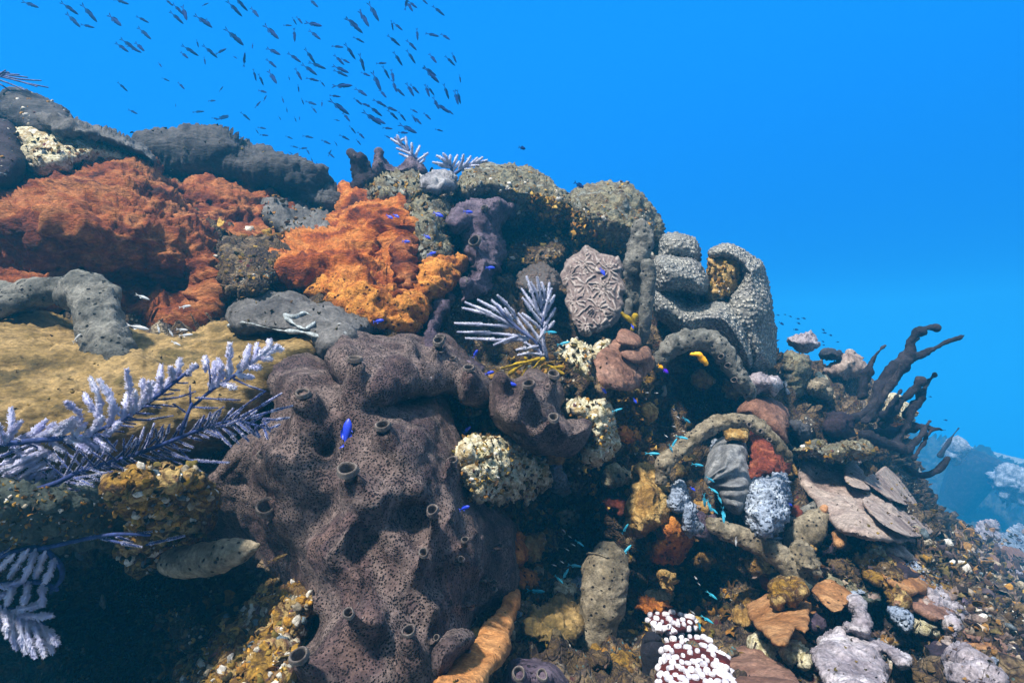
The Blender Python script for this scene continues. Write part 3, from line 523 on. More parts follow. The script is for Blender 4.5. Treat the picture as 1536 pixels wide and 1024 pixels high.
# ------------------------------------------------------------------ rope sponges of the centre
o = tube('rope_sponge', R3((822,310,2.75,11),(826,350,2.75,16),(820,400,2.75,18),(800,450,2.75,17),(795,520,2.78,14),(800,600,2.8,11)), m_rope, 'tall grey knobbly rope sponge column left of the large star coral', 'sponge', k=30, per=12, disp=[('fbm', .018, 10), ('bill', .012, 24)])
tube('branch', R3((846,455,2.68,10),(850,500,2.68,10),(842,600,2.7,9),(838,680,2.72,8),(832,740,2.75,8)), m_rope, parent=o, k=24, per=12, disp=[('fbm', .012, 12), ('bill', .008, 26)])
tube('branch', R3((776,596,2.75,5),(774,640,2.76,6)), m_rope, parent=o, k=18, per=8, disp=[('fbm', .01, 12)])
o = tube('arched_rope_sponge', R3((885,830,2.75,12),(930,775,2.72,13),(1000,745,2.7,15),(1070,740,2.7,16),(1130,775,2.7,16),(1180,850,2.7,15),(1220,910,2.7,13),(1240,950,2.72,10)), m_rope, 'thick grey rope sponge arched below the large star coral', 'sponge', k=32, per=14, disp=[('fbm', .02, 9), ('bill', .012, 22)])
for x, y in R3((1165,835),(1190,890),(1140,800)): osculum(P(x-4, y+2, 2.63)+0, .012, (-.6,-.8,.1), m_brown_s, o)
o = tube('arched_rope_sponge', S2((660,380,2.35,8),(672,330,2.35,12),(720,280,2.35,12),(790,225,2.35,12),(870,190,2.35,12),(940,195,2.35,11),(1000,235,2.35,10),(1045,285,2.35,9),(1066,315,2.35,6)), m_ropeb, 'slim arched rope sponge looping over the folded grey coral', 'sponge', k=30, per=14, disp=[('fbm', .014, 11), ('bill', .010, 26)])
for x, y in S2((940,205),(975,225),(1005,252)): osculum(P(x, y, 2.28), .009, (.1,-.9,.4), m_brown_s, o)
tube('rope_sponge', S2((820,520,2.2,9),(870,545,2.2,14),(950,575,2.18,15),(1030,620,2.15,16),(1090,665,2.12,17),(1128,700,2.1,11)), m_ropeb, 'fat grey rope sponge lying slantwise with a rusty end at lower right', 'sponge', k=32, per=14, disp=[('fbm', .016, 9), ('bill', .008, 26)])
R8 = lambda *a: [(1000+x*.34896, 680+y*.34896, *r) for x, y, *r in a]
o = tube('rope_sponge', R8((560,400,2.4,22),(600,350,2.4,22),(640,290,2.42,15),(675,240,2.45,5.5)), m_ropeb, 'pointed brown rope sponge with an orange tip beside the stacked plates', 'sponge', k=28, per=12, disp=[('fbm', .02, 9), ('bill', .010, 24)])
tube('tip', R8((674,242,2.42,5.5),(680,232,2.42,5)), m_tip, parent=o, k=16, per=5, disp=[('fbm', .006, 14)])
tube('rope_sponge', R8((530,300,2.6,8),(590,260,2.62,9),(650,225,2.65,8)), m_rope, 'short grey rope sponge behind the pointed brown rope sponge', 'sponge', k=20, per=10, disp=[('fbm', .01, 10)])
tube('rope_sponge', S2((485,640,2.0,28),(480,660,1.99,32),(478,720,1.97,31),(470,800,1.95,30),(450,880,1.95,28),(430,960,1.95,24),(420,1030,1.97,20)), m_ropeb, 'stout upright column sponge with a flat top, at bottom centre', 'sponge', k=40, per=14, disp=[('fbm', .02, 7), ('bill', .008, 24)])
tube('rope_sponge', [(262,844,1.5,24),(300,838,1.46,25),(340,831,1.42,22),(370,823,1.4,16),(384,819,1.39,8)], m_ropeb, 'blunt olive finger sponge pointing right out of the dark hollow at lower left', 'sponge', k=32, per=14, disp=[('fbm', .012, 8), ('bill', .006, 24)])
tube('rope_sponge', S2((632,900,1.75,14),(636,925,1.74,18),(638,980,1.73,18),(636,1060,1.72,17)), m_finger, 'short black post sponge left of the white tipped cup coral', 'sponge', k=26, per=10, disp=[('fbm', .012, 10)])
# ------------------------------------------------------------------ plates and domes of the centre right
pl = inflate('plate_coral', R3((640,850),(680,780),(720,745),(780,770),(840,790),(868,810),(860,860),(820,910),(760,935),(700,930),(655,900)), m_plateb, off=-.6, T=.07, w=16, tilt=(0,-.0018), sp=1.6, disp=[('fbm', .03, 7), ('ridge', .006, 30)], label='rusty brown plate coral disc with a small second tier, below the veined sponge', cat='coral')
inflate('tier', R3((722,735),(735,710),(765,700),(800,718),(825,745),(815,770),(770,765),(735,755)), m_plateb, off=-.68, T=.06, w=12, tilt=(0,-.002), sp=1.5, disp=[('fbm', .02, 8)], parent=pl)
inflate('tier', R3((745,790),(800,770),(850,765),(868,800),(850,828),(800,830),(760,815)), m_plateb, off=-.69, T=.05, w=12, tilt=(0,-.002), sp=1.5, disp=[('fbm', .02, 8)], parent=pl)
inflate('encrusted_rock', R3((495,800),(560,750),(640,770),(700,740),(690,790),(640,850),(650,900),(590,880),(540,840)), m_cream, off=-.4, T=.14, sp=1.8, disp=SD, label='white and ochre crusted rock left of the rusty brown plate disc', cat='rock')
inflate('dome_coral', S2((905,165),(940,125),(990,118),(1040,140),(1065,180),(1060,260),(1020,240),(960,200)), m_plateb, off=-.3, T=.22, sp=1.8, disp=[('fbm', .02, 7), ('ridge', .006, 30)], label='rust red dome coral behind the slim arched rope sponge', cat='coral')
fc = inflate('folded_coral', S2((800,330),(830,260),(880,240),(930,270),(935,330),(945,390),(930,450),(910,490),(870,470),(840,420),(800,390)), m_fold, off=-.42, T=.2, sp=1.3, relief=lambda q, t: .02*np.cos(np.arctan2(q[:,1]-740, q[:,0]-1040)*24+3.2*fbm(np.concatenate([q/26., q[:, :1]*0], 1), 3, 4))*np.clip(t*3, 0, 1), disp=[('fbm', .01, 12)], label='folded grey coral with curling ridges under the slim arched rope sponge', cat='coral')
inflate('encrusting_coral', S2((945,390),(1000,370),(1050,360),(1060,420),(1062,490),(1035,530),(990,560),(950,535),(930,480),(935,430)), m_bluegrey, off=-.4, T=.2, sp=1.6, disp=[('ridge', .02, 16), ('bumps', .010, 36), ('fbm', .008, 50)], label='blue white rough coral lobe right of the folded grey coral', cat='coral')
inflate('encrusting_sponge', S2((930,250),(980,230),(1035,280),(1060,320),(1052,365),(990,372),(940,385),(935,320)), m_rust, off=-.36, T=.16, sp=1.6, disp=SD, label='deep rust red sponge patch above the blue white coral lobe', cat='sponge')
inflate('encrusting_sponge', S2((865,230),(890,212),(930,220),(935,245),(900,255),(870,250)), m_ochre, off=-.55, T=.1, sp=1.5, disp=SD[1:], label='small golden sponge lump just under the slim arched rope', cat='sponge')
for poly, m, off, T, lab in [
 (((575,355),(620,330),(660,370),(680,420),(670,500),(630,540),(580,560),(550,520),(560,440)), m_ochre, -.35, .25, 'tall ochre crumpled sponge clump standing left of the slim arched rope'),
 (((680,490),(720,490),(745,540),(740,590),(690,635),(640,640),(620,600),(650,560)), m_orange2, -.3, .2, 'amber sponge clump below the ochre crumpled sponge'),
 (((20,290),(60,250),(130,235),(200,250),(250,290),(295,330),(290,390),(240,430),(170,440),(90,430),(50,370)), m_cream, -.3, .28, 'cream limestone clump covered in curly algae right of the largest brown sponge'),
 (((360,165),(420,135),(480,140),(500,190),(520,230),(500,290),(450,330),(420,300),(440,220)), m_cream, -.42, .2, 'cream crusted rock right of the compact brown sponge clump'),
 (((530,225),(560,212),(598,235),(590,265),(550,260)), m_orange2, -.4, .12, 'small orange sponge tuft right of the cream crusted rock'),
 (((600,150),(625,135),(640,160),(630,185),(608,180)), m_ochre, -.5, .1, 'golden sponge knob hanging in the hollow under the thick arched rope'),
 (((655,690),(680,668),(700,690),(695,735),(668,740)), m_ochre, -.7, .12, 'golden sponge knob in the hollow right of the upright column'),
 (((190,560),(215,545),(230,580),(225,615),(195,625)), m_orange2, -.25, .08, 'flat orange sponge leaf at the right edge of the largest brown sponge'),
 (((235,570),(275,560),(280,610),(250,640),(228,610)), m_ochre, -.2, .12, 'brown algae lump beside the flat orange sponge leaf'),
 (((700,410),(722,395),(735,430),(728,480),(705,480),(698,440)), m_bluegrey, -.5, .08, 'upper pale turquoise sponge tuft right of the ochre clump'),
 (((735,485),(752,472),(762,500),(758,545),(740,550)), m_bluegrey, -.5, .08, 'lower pale turquoise sponge tuft beside the amber clump'),
 (((305,345),(345,340),(372,390),(360,430),(320,420)), m_bluegrey, -.15, .12, 'pale teal sponge lump in the shadow below the cream limestone'),
 (((600,760),(650,755),(690,790),(640,800),(590,795)), m_orange2, -.3, .1, 'orange sponge lump above the smaller white tipped coral'),
 (((1070,600),(1110,585),(1150,620),(1160,680),(1120,690),(1085,660)), m_ropeb, -.25, .16, 'round ribbed tan coral wedged beside the pointed rope sponge'),
 (((300,780),(350,760),(395,790),(400,860),(340,900),(250,880),(240,830)), m_tan, -.25, .1, 'dim olive plate left of the upright column sponge')]:
    inflate('encrusting_sponge' if m not in (m_cream,) else 'encrusted_rock', S2(*poly), m, off=off, T=T*.8, sp=1.5, wob=3, disp=SD, label=lab, cat='rock' if m is m_cream else 'coral' if 'coral' in lab else 'sponge')
# right hand plates
Q7 = lambda *a: [(1100+x*.35161, 440+y*.35161, *r) for x, y, *r in a]
PD = [('fbm', .03, 5), ('ridge', .008, 22)]
Z9 = lambda *p: [(1180+x*.2539, 640+y*.2539) for x, y in p]
PD = [('fbm', .012, 5), ('fbm', .004, 24)]
def dish(q, t): return .02*(1-t)**2
inflate('plate_coral', Z9((80,240),(180,180),(330,235),(440,300),(560,420),(760,470),(880,560),(930,600),(860,660),(700,680),(600,668),(500,660),(400,640),(280,580),(200,460),(120,380)), m_plate, off=-.36, T=.08, w=16, tilt=(0,-.0026), sp=1.8, disp=[('fbm', .035, 5), ('fbm', .012, 18), ('fbm', .006, 40)], label='broad rumpled brown plate coral at the base of the stacked plates', cat='coral')
inflate('plate_coral', Z9((455,310),(540,265),(590,235),(650,290),(690,340),(730,390),(768,445),(760,470),(700,460),(620,430),(540,380),(500,350)), m_plate, off=-.56, T=.03, w=5, tilt=(.0004,-.0042), sp=1.3, disp=PD, relief=dish, label='upper mauve plate coral of the stack on the right slope', cat='coral')
inflate('plate_coral', Z9((450,440),(470,420),(500,440),(560,490),(640,525),(720,520),(800,540),(870,590),(862,625),(790,646),(720,646),(650,620),(560,570),(490,500)), m_plate, off=-.62, T=.03, w=5, tilt=(.0004,-.0042), sp=1.3, disp=PD, relief=dish, label='lower mauve plate coral with a pale lip, jutting from the stack', cat='coral')
inflate('plate_coral', Z9((335,230),(380,190),(430,250),(470,300),(492,370),(430,368),(350,320)), m_plate, off=-.46, T=.04, w=6, tilt=(0,-.0035), sp=1.3, wob=1, disp=PD, label='narrow ragged plate coral at the upper left of the stack', cat='coral')
inflate('plate_coral', Z9((180,160),(280,115),(400,110),(480,120),(495,170),(430,212),(340,192),(250,190)), m_plate, off=-.34, T=.06, w=8, tilt=(0,-.004), sp=1.4, wob=2, disp=SD, label='knobbly grey plate crust capping the stack of plates', cat='coral')
inflate('plate_coral', Z9((415,540),(440,556),(480,575),(505,600),(480,612),(440,580)), m_plate, off=-.36, T=.02, w=4, tilt=(0,-.004), sp=1.2, disp=PD, label='tiny plate edge tucked left of the lower mauve plate', cat='coral')
inflate('plate_coral', R8((710,340),(735,325),(770,360),(765,395),(735,405),(715,370)), m_ochre_plate, off=-.3, T=.05, w=10, sp=1.6, disp=PD, label='small beige plate right of the pointed brown rope sponge', cat='coral')
inflate('plate_coral', R8((620,580),(660,545),(720,545),(770,580),(805,610),(770,650),(720,680),(670,640),(640,610)), m_ochre_plate, off=-.35, T=.03, w=6, tilt=(0,-.0036), sp=1.4, wob=2, disp=FD, label='tan leaf shaped plate coral at the end of the slantwise rope sponge', cat='coral')
inflate('plate_coral', R8((345,670),(390,620),(470,600),(560,620),(620,650),(615,700),(600,780),(550,750),(520,800),(480,825),(420,770)), m_ochre_plate, off=-.38, T=.03, w=6, tilt=(0,-.0036), sp=1.4, wob=3, disp=FD, label='ragged ochre plate coral below the slantwise rope sponge', cat='coral')
inflate('encrusting_sponge', R8((420,590),(450,540),(520,530),(580,580),(560,640),(500,640),(440,650)), m_crust, off=-.42, T=.05, w=10, sp=1.4, wob=5, disp=SD, label='golden lumpy sponge sitting on the ragged ochre plate', cat='sponge')
inflate('plate_coral', R8((230,870),(290,835),(380,850),(480,900),(560,970),(600,1060),(240,1060),(280,960)), m_plateb, off=-.3, T=.08, w=16, tilt=(0,-.0036), sp=1.5, wob=3, disp=FD, label='brown plate coral at the bottom edge right of the white tipped coral', cat='coral')
wp = inflate('ringed_coral', R8((625,870),(690,790),(760,760),(840,790),(920,800),(1000,850),(1040,900),(1000,920),(930,860),(940,960),(960,1060),(760,1060),(680,960)), m_wplate, off=-.35, T=.08, w=24, tilt=(0,-.0015), sp=1.4, disp=[('fbm', .02, 7), ('bill', .012, 18), ('fbm', .007, 50)],
             label='large whitish coral with growth rings at the lower right', cat='coral')
inflate('knob', R8((770,760),(800,700),(800,650),(840,650),(880,700),(890,740),(850,770),(800,775)), m_wplate, off=-.4, T=.06, w=12, sp=1.5, wob=2, disp=SD[1:], parent=wp)
for poly, m, off, T, lab in [
 (((1210,830),(1250,815),(1310,850),(1340,890),(1310,920),(1240,915),(1215,870)), m_wplate, -.3, .16, 'bluish white rounded coral lump at the lower right corner'),
 (((1255,930),(1330,905),(1400,940),(1440,1000),(1430,1060),(1300,1060),(1260,990)), m_wplate, -.3, .12, 'pale mauve coral lump at the bottom below the bluish white one'),
 (((1120,590),(1160,585),(1220,630),(1260,690),(1260,770),(1215,770),(1170,700),(1130,640)), m_wplate, -.25, .12, 'pale rumpled coral leaf on the lower right slope'),
 (((940,560),(980,520),(1050,560),(1060,620),(1000,650),(950,620)), m_crust, -.25, .14, 'bright orange tan coral head on the lower right slope'),
 (((970,670),(1010,655),(1050,690),(1035,725),(985,715)), m_bluegrey, -.25, .1, 'pale blue white coral chip beside the orange tan head'),
 (((1000,480),(1060,470),(1110,540),(1090,600),(1050,540)), m_bluegrey, -.2, .1, 'silvery crust on the slope above the pale coral leaf'),
 (((1060,390),(1120,380),(1200,420),(1210,460),(1130,450),(1070,420)), m_cream, -.2, .1, 'white speckled crust below the stacked plates'),
 (((880,390),(960,380),(990,410),(930,440),(880,420)), m_cream, -.2, .1, 'cream crusted ledge under the broad plate'),
 (((1390,300),(1430,320),(1440,480),(1400,560),(1330,480),(1310,400),(1340,330)), m_wplate, .1, .2, 'hazy grey plate wall at the right edge'),
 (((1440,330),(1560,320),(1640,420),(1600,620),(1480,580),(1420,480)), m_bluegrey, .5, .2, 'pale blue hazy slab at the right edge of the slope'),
 (((820,450),(900,450),(1000,500),(990,530),(880,510)), m_ochre, -.2, .1, 'yellowish rubble crust below the small beige plate'),
 (((1340,820),(1400,840),(1500,930),(1560,1010),(1480,1000),(1380,920)), m_plateb, -.2, .1, 'dull red brown coral band at the far lower right')]:
    inflate('encrusted_rock' if 'crust' in lab and 'coral' not in lab else 'coral_head', R8(*poly), m, off=off, T=T*.42, w=12, sp=1.5, wob=6, disp=SD, label=lab, cat='rock' if 'crust' in lab and 'coral' not in lab else 'coral')
# far knobby ridge behind the star coral
for poly, m, Y, lab in [
 (((230,200),(270,180),(320,162),(355,180),(360,215),(330,240),(290,240),(240,225)), m_wplate, 4.2, 'pale knobbly coral head poking above the ridge right of the star coral'),
 (((380,260),(410,240),(440,250),(450,280),(410,290)), m_slate, 4.6, 'dusky cap coral on the ridge, left of the stepped plates'),
 (((430,300),(470,255),(520,250),(560,290),(580,340),(530,350),(470,360),(400,350),(390,320)), m_plate, 4.6, 'stepped grey plate coral on the ridge beside the dark finger sponge'),
 (((220,270),(260,255),(310,290),(320,350),(290,420),(240,440),(215,360)), m_boulder, 3.9, 'brown shaggy coral clump right of the star coral base'),
 (((310,390),(350,370),(400,380),(420,420),(390,445),(330,430)), m_ropeb, 3.9, 'cup shaped olive sponge on the right shoulder'),
 (((390,580),(410,530),(450,515),(500,530),(510,570),(480,610),(420,610)), m_dark, 3.6, 'round dark sponge at the foot of the finger sponge'),
 (((80,380),(110,355),(150,370),(170,400),(130,420),(90,410)), m_wplate, 3.2, 'pale wrinkled coral tucked under the star coral base'),
 (((240,540),(300,560),(310,640),(260,640),(235,590)), m_slate, 3.1, 'slate grey coral lump right of the rust red dome'),
 (((250,660),(320,630),(420,660),(520,640),(580,660),(600,700),(500,690),(400,710),(300,700)), m_boulder, 3.0, 'dark lumpy rock above the stacked plates'),
 (((670,440),(700,435),(760,500),(740,560),(690,540),(640,500)), m_cream, 4.4, 'greenish cream rock half hidden by the finger sponge'),
 (((680,560),(705,550),(718,575),(700,595),(682,585)), m_orange2, 4.0, 'tiny orange sponge among the fingers of the dark sponge')]:
    inflate('coral_head' if 'coral' in lab else 'encrusting_sponge' if 'sponge' in lab.split(' on ')[0].split(' half')[0] else 'encrusted_rock', Q7(*poly), m, Y=Y, T=.2, sp=1.6, wob=3, disp=BD, label=lab, cat='coral' if 'coral' in lab else 'rock' if ' rock ' in lab else 'sponge')

# lower left: lit rubble shelf, dark green rock, yellow algae bank
inflate('encrusted_rock', X('f', (165,730),(200,712),(260,700),(310,712),(322,760),(300,800),(262,842),(215,856),(178,830),(190,790)), m_crust, off=-.62, T=.14, w=40, sp=1.7, wob=4, disp=SD, label='sunlit shelf of yellow and white crusts below the lavender sea plume', cat='rock', key='shelf')
inflate('encrusted_rock', X('f', (-90,720),(0,718),(80,722),(140,735),(172,765),(174,800),(120,815),(50,820),(-90,820)), m_green, off=-.36, T=.2, w=50, sp=2, disp=SD[:3], label='dark green grey rock beneath the lavender sea plume at the left edge', cat='rock')
inflate('encrusted_rock', X('f', (255,1060),(300,975),(350,925),(410,885),(462,890),(478,910),(452,960),(430,1060)), m_crust, off=-.3, T=.2, w=50, sp=1.8, wob=4, disp=SD, label='yellow brown algae covered bank at the bottom left of the largest brown sponge', cat='rock', key='bank')
inflate('encrusted_rock', X('f', (255,915),(280,905),(300,915),(298,955),(280,970),(262,950)), m_rock, off=-.5, T=.1, sp=1.6, wob=3, disp=SD, label='dim reddish rock lump in the dark hollow at lower left', cat='rock')
# small plates and leaf corals on the right slope
rg = random.Random(21)
for k in range(60):
    x = rg.uniform(1190, 1530); y = rg.uniform(max(815, 600+.62*(x-1150)), 1010); r = rg.uniform(9, 20)+(k % 4 == 0)*14
    if 1225 < x < 1370 and y > 900: continue
    n = 9; pl_ = [(x+r*rg.uniform(.65, 1.25)*math.cos(6.283*i/n)*1.25, y+r*rg.uniform(.6, 1.2)*math.sin(6.283*i/n)*.6+.35*r*math.cos(6.283*i/n)) for i in range(n)]
    inflate('leaf_coral', pl_, rg.choice([m_plate, m_plateb, m_plateb, m_wplate, m_plate, m_bluegrey, m_green, m_dark, m_ochre_plate]), off=-.16-rg.random()*.12, T=.02, w=6, tilt=(rg.uniform(-.001, .002), -.004*rg.uniform(.5, 1.2)), sp=1.7, disp=[('fbm', .03, 8), ('fbm', .008, 30)],
            label='small ragged leaf coral scattered over the rubble of the lower right slope', cat='coral', group='small leaf corals on the lower right slope')

rg = random.Random(5)
for k in range(90):
    x = rg.uniform(560, 1240); y = rg.uniform(560, 1010); r = rg.uniform(8, 26); n = 9
    pl_ = [(x+r*rg.uniform(.55, 1.3)*math.cos(6.283*i/n), y+r*rg.uniform(.5, 1.2)*math.sin(6.283*i/n)*.85) for i in range(n)]
    inflate('crust_patch', pl_, rg.choice([m_crust, m_crust, m_cream, m_ochre, m_rock, m_rust, m_purple, m_bluegrey, m_orange2]), off=-.05-rg.random()*.12, T=.06, sp=2, wob=3, disp=SD,
            label='small ragged crust patch on the shadowed rock between the sponges of the lower middle', cat='crust', group='crust patches in the lower middle hollows')

rg = random.Random(9)
for k in range(80):
    x = rg.uniform(1190, 1540); y = rg.uniform(max(800, 590+.62*(x-1150)), 1015); r = rg.uniform(8, 26); n = 9
    if 1215 < x < 1375 and y > 900: continue
    pl_ = [(x+r*rg.uniform(.55, 1.35)*math.cos(6.283*i/n)*1.2, y+r*rg.uniform(.5, 1.2)*math.sin(6.283*i/n)*.75+.4*r*math.cos(6.283*i/n)) for i in range(n)]
    inflate('crust_patch', pl_, rg.choice([m_crust, m_cream, m_rock, m_rock, m_dark, m_purple, m_plate, m_boulder, m_ochre]), off=-.08-rg.random()*.12, T=.09, sp=1.8, wob=4, disp=SD,
            label='ragged crusty growth among the rubble of the lower right slope', cat='crust', group='crusty growths on the lower right slope')
# ------------------------------------------------------------------ dark finger sponge on the right ridge
QF = lambda *a: [(1100+x*.35161, 440+y*.35161, Y, r*.37) for x, y, Y, r in a]
o = tube('finger_sponge', QF((590,520,3.7,22),(630,420,3.75,28),(690,330,3.8,26),(745,265,3.8,24),(765,200,3.8,18),(810,155,3.8,12),(862,146,3.8,5)), m_finger, 'tall black branching finger sponge standing against the blue water at right', 'sponge', k=22, per=10, disp=[('fbm', .025, 6), ('bill', .02, 14)])
for br in (((740,280,3.8,14),(800,265,3.78,15),(860,235,3.76,12),(930,195,3.74,9),(985,180,3.74,6)), ((545,430,3.9,14),(570,340,3.9,13),(600,275,3.9,9),(645,222,3.9,5)),
           ((560,550,3.6,16),(620,480,3.6,17),(670,390,3.6,14),(712,310,3.6,8)), ((640,560,3.7,16),(700,470,3.75,15),(760,420,3.8,14),(805,372,3.8,10)),
           ((740,520,3.8,15),(790,460,3.82,14),(820,400,3.85,12),(857,350,3.85,10)), ((690,640,3.7,14),(740,560,3.75,14),(760,480,3.75,9)),
           ((600,600,3.8,22),(700,590,3.8,20),(780,565,3.8,15),(840,575,3.8,11),(905,583,3.8,4)), ((720,690,3.7,12),(790,620,3.75,13),(835,545,3.8,7)), ((770,700,3.7,10),(810,640,3.75,11),(845,575,3.8,6)),
           ((480,560,3.6,18),(540,520,3.65,20),(600,500,3.7,18),(660,540,3.7,18)), ((650,520,3.7,12),(690,450,3.72,11),(715,410,3.74,7)), ((560,600,3.6,24),(640,640,3.65,24),(720,660,3.7,18))):
    tube('branch', QF(*br), m_finger, parent=o, k=18, per=9, disp=[('fbm', .02, 7), ('bill', .018, 15)])
tube('rope_sponge', QF((740,745,3.9,12),(800,775,3.9,13),(860,760,3.9,13),(900,725,3.9,14),(915,705,3.9,9)), m_finger, 'hooked dark finger sponge curling up below the tall black one', 'sponge', k=18, per=9, disp=[('fbm', .025, 7)])
tp = P(1473, 683, 24.); u_, v_, d_ = frame((.32, -.25, 1)); an = np.linspace(0, 2*np.pi, 28, endpoint=False); r_ = .98
prof = [(.62,-2.6),(.78,-1.6),(.92,-.7),(1.,0),(.93,.03),(.84,-.08),(.7,-.6),(.5,-1.),(.02,-1.1)]
BV = np.concatenate([tp+r_*k*(np.cos(an))[:,None]*u_+r_*k*(np.sin(an))[:,None]*v_+r_*z*d_ for k, z in prof]); ii = np.arange(28); jj = (ii+1) % 28
tag(mk('barrel_sponge', BV, np.concatenate([np.stack([k*28+ii, k*28+jj, (k+1)*28+jj, (k+1)*28+ii], 1) for k in range(8)]), m_finger), 'hazy blue barrel sponge with a flat slanted top, far off on the right slope', 'sponge')
tube('rope_sponge', Q7((880,690,8.2,3),(920,630,8.2,3),(960,575,8.2,1.5)), m_finger, 'thin faint finger sponge between the hooked sponge and the hazy barrel', 'sponge', k=12, per=7, disp=[('fbm', .03, 6)])
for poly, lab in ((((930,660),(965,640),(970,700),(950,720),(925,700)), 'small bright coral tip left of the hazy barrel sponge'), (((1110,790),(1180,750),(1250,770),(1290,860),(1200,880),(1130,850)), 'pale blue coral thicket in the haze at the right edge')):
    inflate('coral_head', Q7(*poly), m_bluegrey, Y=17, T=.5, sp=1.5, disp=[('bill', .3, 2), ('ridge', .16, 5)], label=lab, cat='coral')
# ------------------------------------------------------------------ white tipped cup corals
def cup_coral(poly, off, label, n, r):
    pg = np.array(S2(*poly)); o = inflate('cup_coral', S2(*poly), m_rust_d, off=off, T=.2, sp=1.8, disp=[('fbm', .02, 8)], label=label, cat='coral', key='cup')
    q, V, N = SURF['cup']; pts = []
    for k in np.random.default_rng(5).permutation(len(q)):
        if all(np.hypot(*(q[k]-q[j])) > r*1.06 for j in pts): pts.append(k)
        if len(pts) >= n: break
    for j in pts:
        rr = r*V[j,1]/FPX*(.75+.4*random.random()); u, v, d = frame(N[j]+np.array([0, 0, .35])); a = np.linspace(0, 2*np.pi, 14, endpoint=False); ph = random.random()*6; el = .55+.4*random.random()
        prof = [(.55,-1.4),(.8,-.3),(1.0,.3),(.93,.62),(.7,.84),(.35,.88),(.05,.8)]; wv = 1+.12*np.cos(2*a+ph)+.05*np.cos(5*a)
        PV = np.concatenate([V[j]+d*z*rr+(k*rr*np.cos(a)*wv)[:,None]*u+(k*rr*el*np.sin(a)*wv)[:,None]*v for k, z in prof]); i = np.arange(14); jj = (i+1) % 14
        mk('polyp', PV, np.concatenate([np.stack([k*14+i, k*14+jj, (k+1)*14+jj, (k+1)*14+i], 1) for k in range(6)]), m_white, o)
m_rust_d = M('dark_red_flesh', [(60,14,14),(96,30,26)], sc=14, bump=[('noise', 40, .008)])
cup_coral(((655,1060),(660,960),(670,895),(720,880),(790,885),(850,930),(880,970),(905,1060)), -.28, 'cluster of white tipped cup coral on dark red flesh at the bottom edge', 99, 7.2)
cup_coral(((610,820),(650,800),(710,805),(760,815),(765,850),(720,870),(640,865)), -.3, 'smaller white tipped coral cluster above the big one', 30, 6.2)
# ------------------------------------------------------------------ sea plumes
def spikes(a, b, r, L, n, bag, rng):
    a, b = np.asarray(a), np.asarray(b); u, v, d = frame(b-a)
    t = rng.random(n); th = rng.random(n)*2*np.pi; c = a+(b-a)*t[:,None]; o = np.cos(th)[:,None]*u+np.sin(th)[:,None]*v
    tap = (1-.45*t)[:,None]; tip = c+(o*L+d*L*.7)*tap*(.7+.6*rng.random((n,1))); rt = c+o*r*.6; s1 = np.cross(o, d)
    w = L*.12*tap; q = np.stack([rt+s1*w-d*w, rt-s1*w-d*w, rt+d*w*1.4, tip+s1*w*.8, tip-s1*w*.8, tip+d*w*1.1], 1).reshape(-1, 3); k = np.arange(n)*6
    f4 = np.concatenate([np.stack([k, k+1, k+4, k+3], 1), np.stack([k+1, k+2, k+5, k+4], 1), np.stack([k+2, k, k+3, k+5], 1)])
    bag.add(q, f4, np.stack([k+3, k+4, k+5], 1))
def plume(label, stems, lets, mats, Y, base, name='sea_plume', fr=2.2, fl=5., dens=1.3, bend=.08):
    rng = np.random.default_rng(len(lets)*7+int(base[0])); o = empty(name, P(*base)); tag(o, label, 'sea plume', None)
    sb = Bag()
    for s in stems:
        V, F = ptube(s, k=8, per=6); sb.add(V, F)
    V, F = sb.out(); mk('stem', V, F, mats[0], o)
    for x0, y0, x1, y1, kind in lets:
        ln = math.hypot(x1-x0, y1-y0); ya = Y(x0, y0); yb = Y(x1, y1)+rng.normal()*.03-.02
        mx, my = (x0+x1)/2-(y1-y0)*bend*rng.uniform(-.5, 1), (y0+y1)/2+(x1-x0)*bend*rng.uniform(-.5, 1)
        thick = {'w': 1.0, 'b': .72, 't': .8}[kind]; r = fr*thick
        pp = [(x0, y0, ya, r*1.1), (mx, my, (ya+yb)/2-.012, r), (x1, y1, yb, r*.75)]
        V, F = ptube(pp, k=7, per=5); br = mk('branch', V, F, mats[1] if kind == 'w' else mats[0], o)
        bag = Bag(); A = [P(*p[:3]) for p in pp]; L = {'w': fl, 'b': fl*.42, 't': fl*.5}[kind]*ya/FPX; n = int(ln*dens*(3 if kind != 'b' else 1.5))
        spikes(A[0]+(A[1]-A[0])*.1, A[1], r*ya/FPX, L, max(8, n//2), bag, rng); spikes(A[1], A[2], r*ya/FPX, L, max(8, n//2), bag, rng)
        V, F = bag.out(); mk('polyps', V, F, mats[1], br, base=np.array(o.location))
    return o
def ribs(pts, gap, ln, ang, kind, t0=0., t1=1., sides=(1, -1), seed=1):
    r = random.Random(seed); s = spline(pts, 20, False); d = np.concatenate([[0], np.cumsum(np.hypot(*np.diff(s, axis=0).T))]); out = []; u = d[-1]*t0; k = 0
    while u < d[-1]*t1:
        i = min(np.searchsorted(d, u), len(s)-2); x, y = s[i]; th = math.atan2(*(s[i+1]-s[i])[::-1]); sd = sides[k % len(sides)]; k += 1
        g = th+sd*math.radians(ang+r.uniform(-8, 8)); l = ln*r.uniform(.7, 1.15)*(1-.45*(u/d[-1])**3); out.append((x, y, x+l*math.cos(g), y+l*math.sin(g), kind)); u += gap*r.uniform(.8, 1.2)/len(sides)
    return out
def L4(crop, rows): return [(*X(crop, (a, b))[0], *X(crop, (c, d))[0], k) for a, b, c, d, k in rows]
def SX(crop, rows): return [[(*X(crop, (a, b))[0], y, r) for a, b, y, r in s] for s in rows]
YL = lambda x, y: 1.36+.06*math.sin(x*.03)+.00015*x
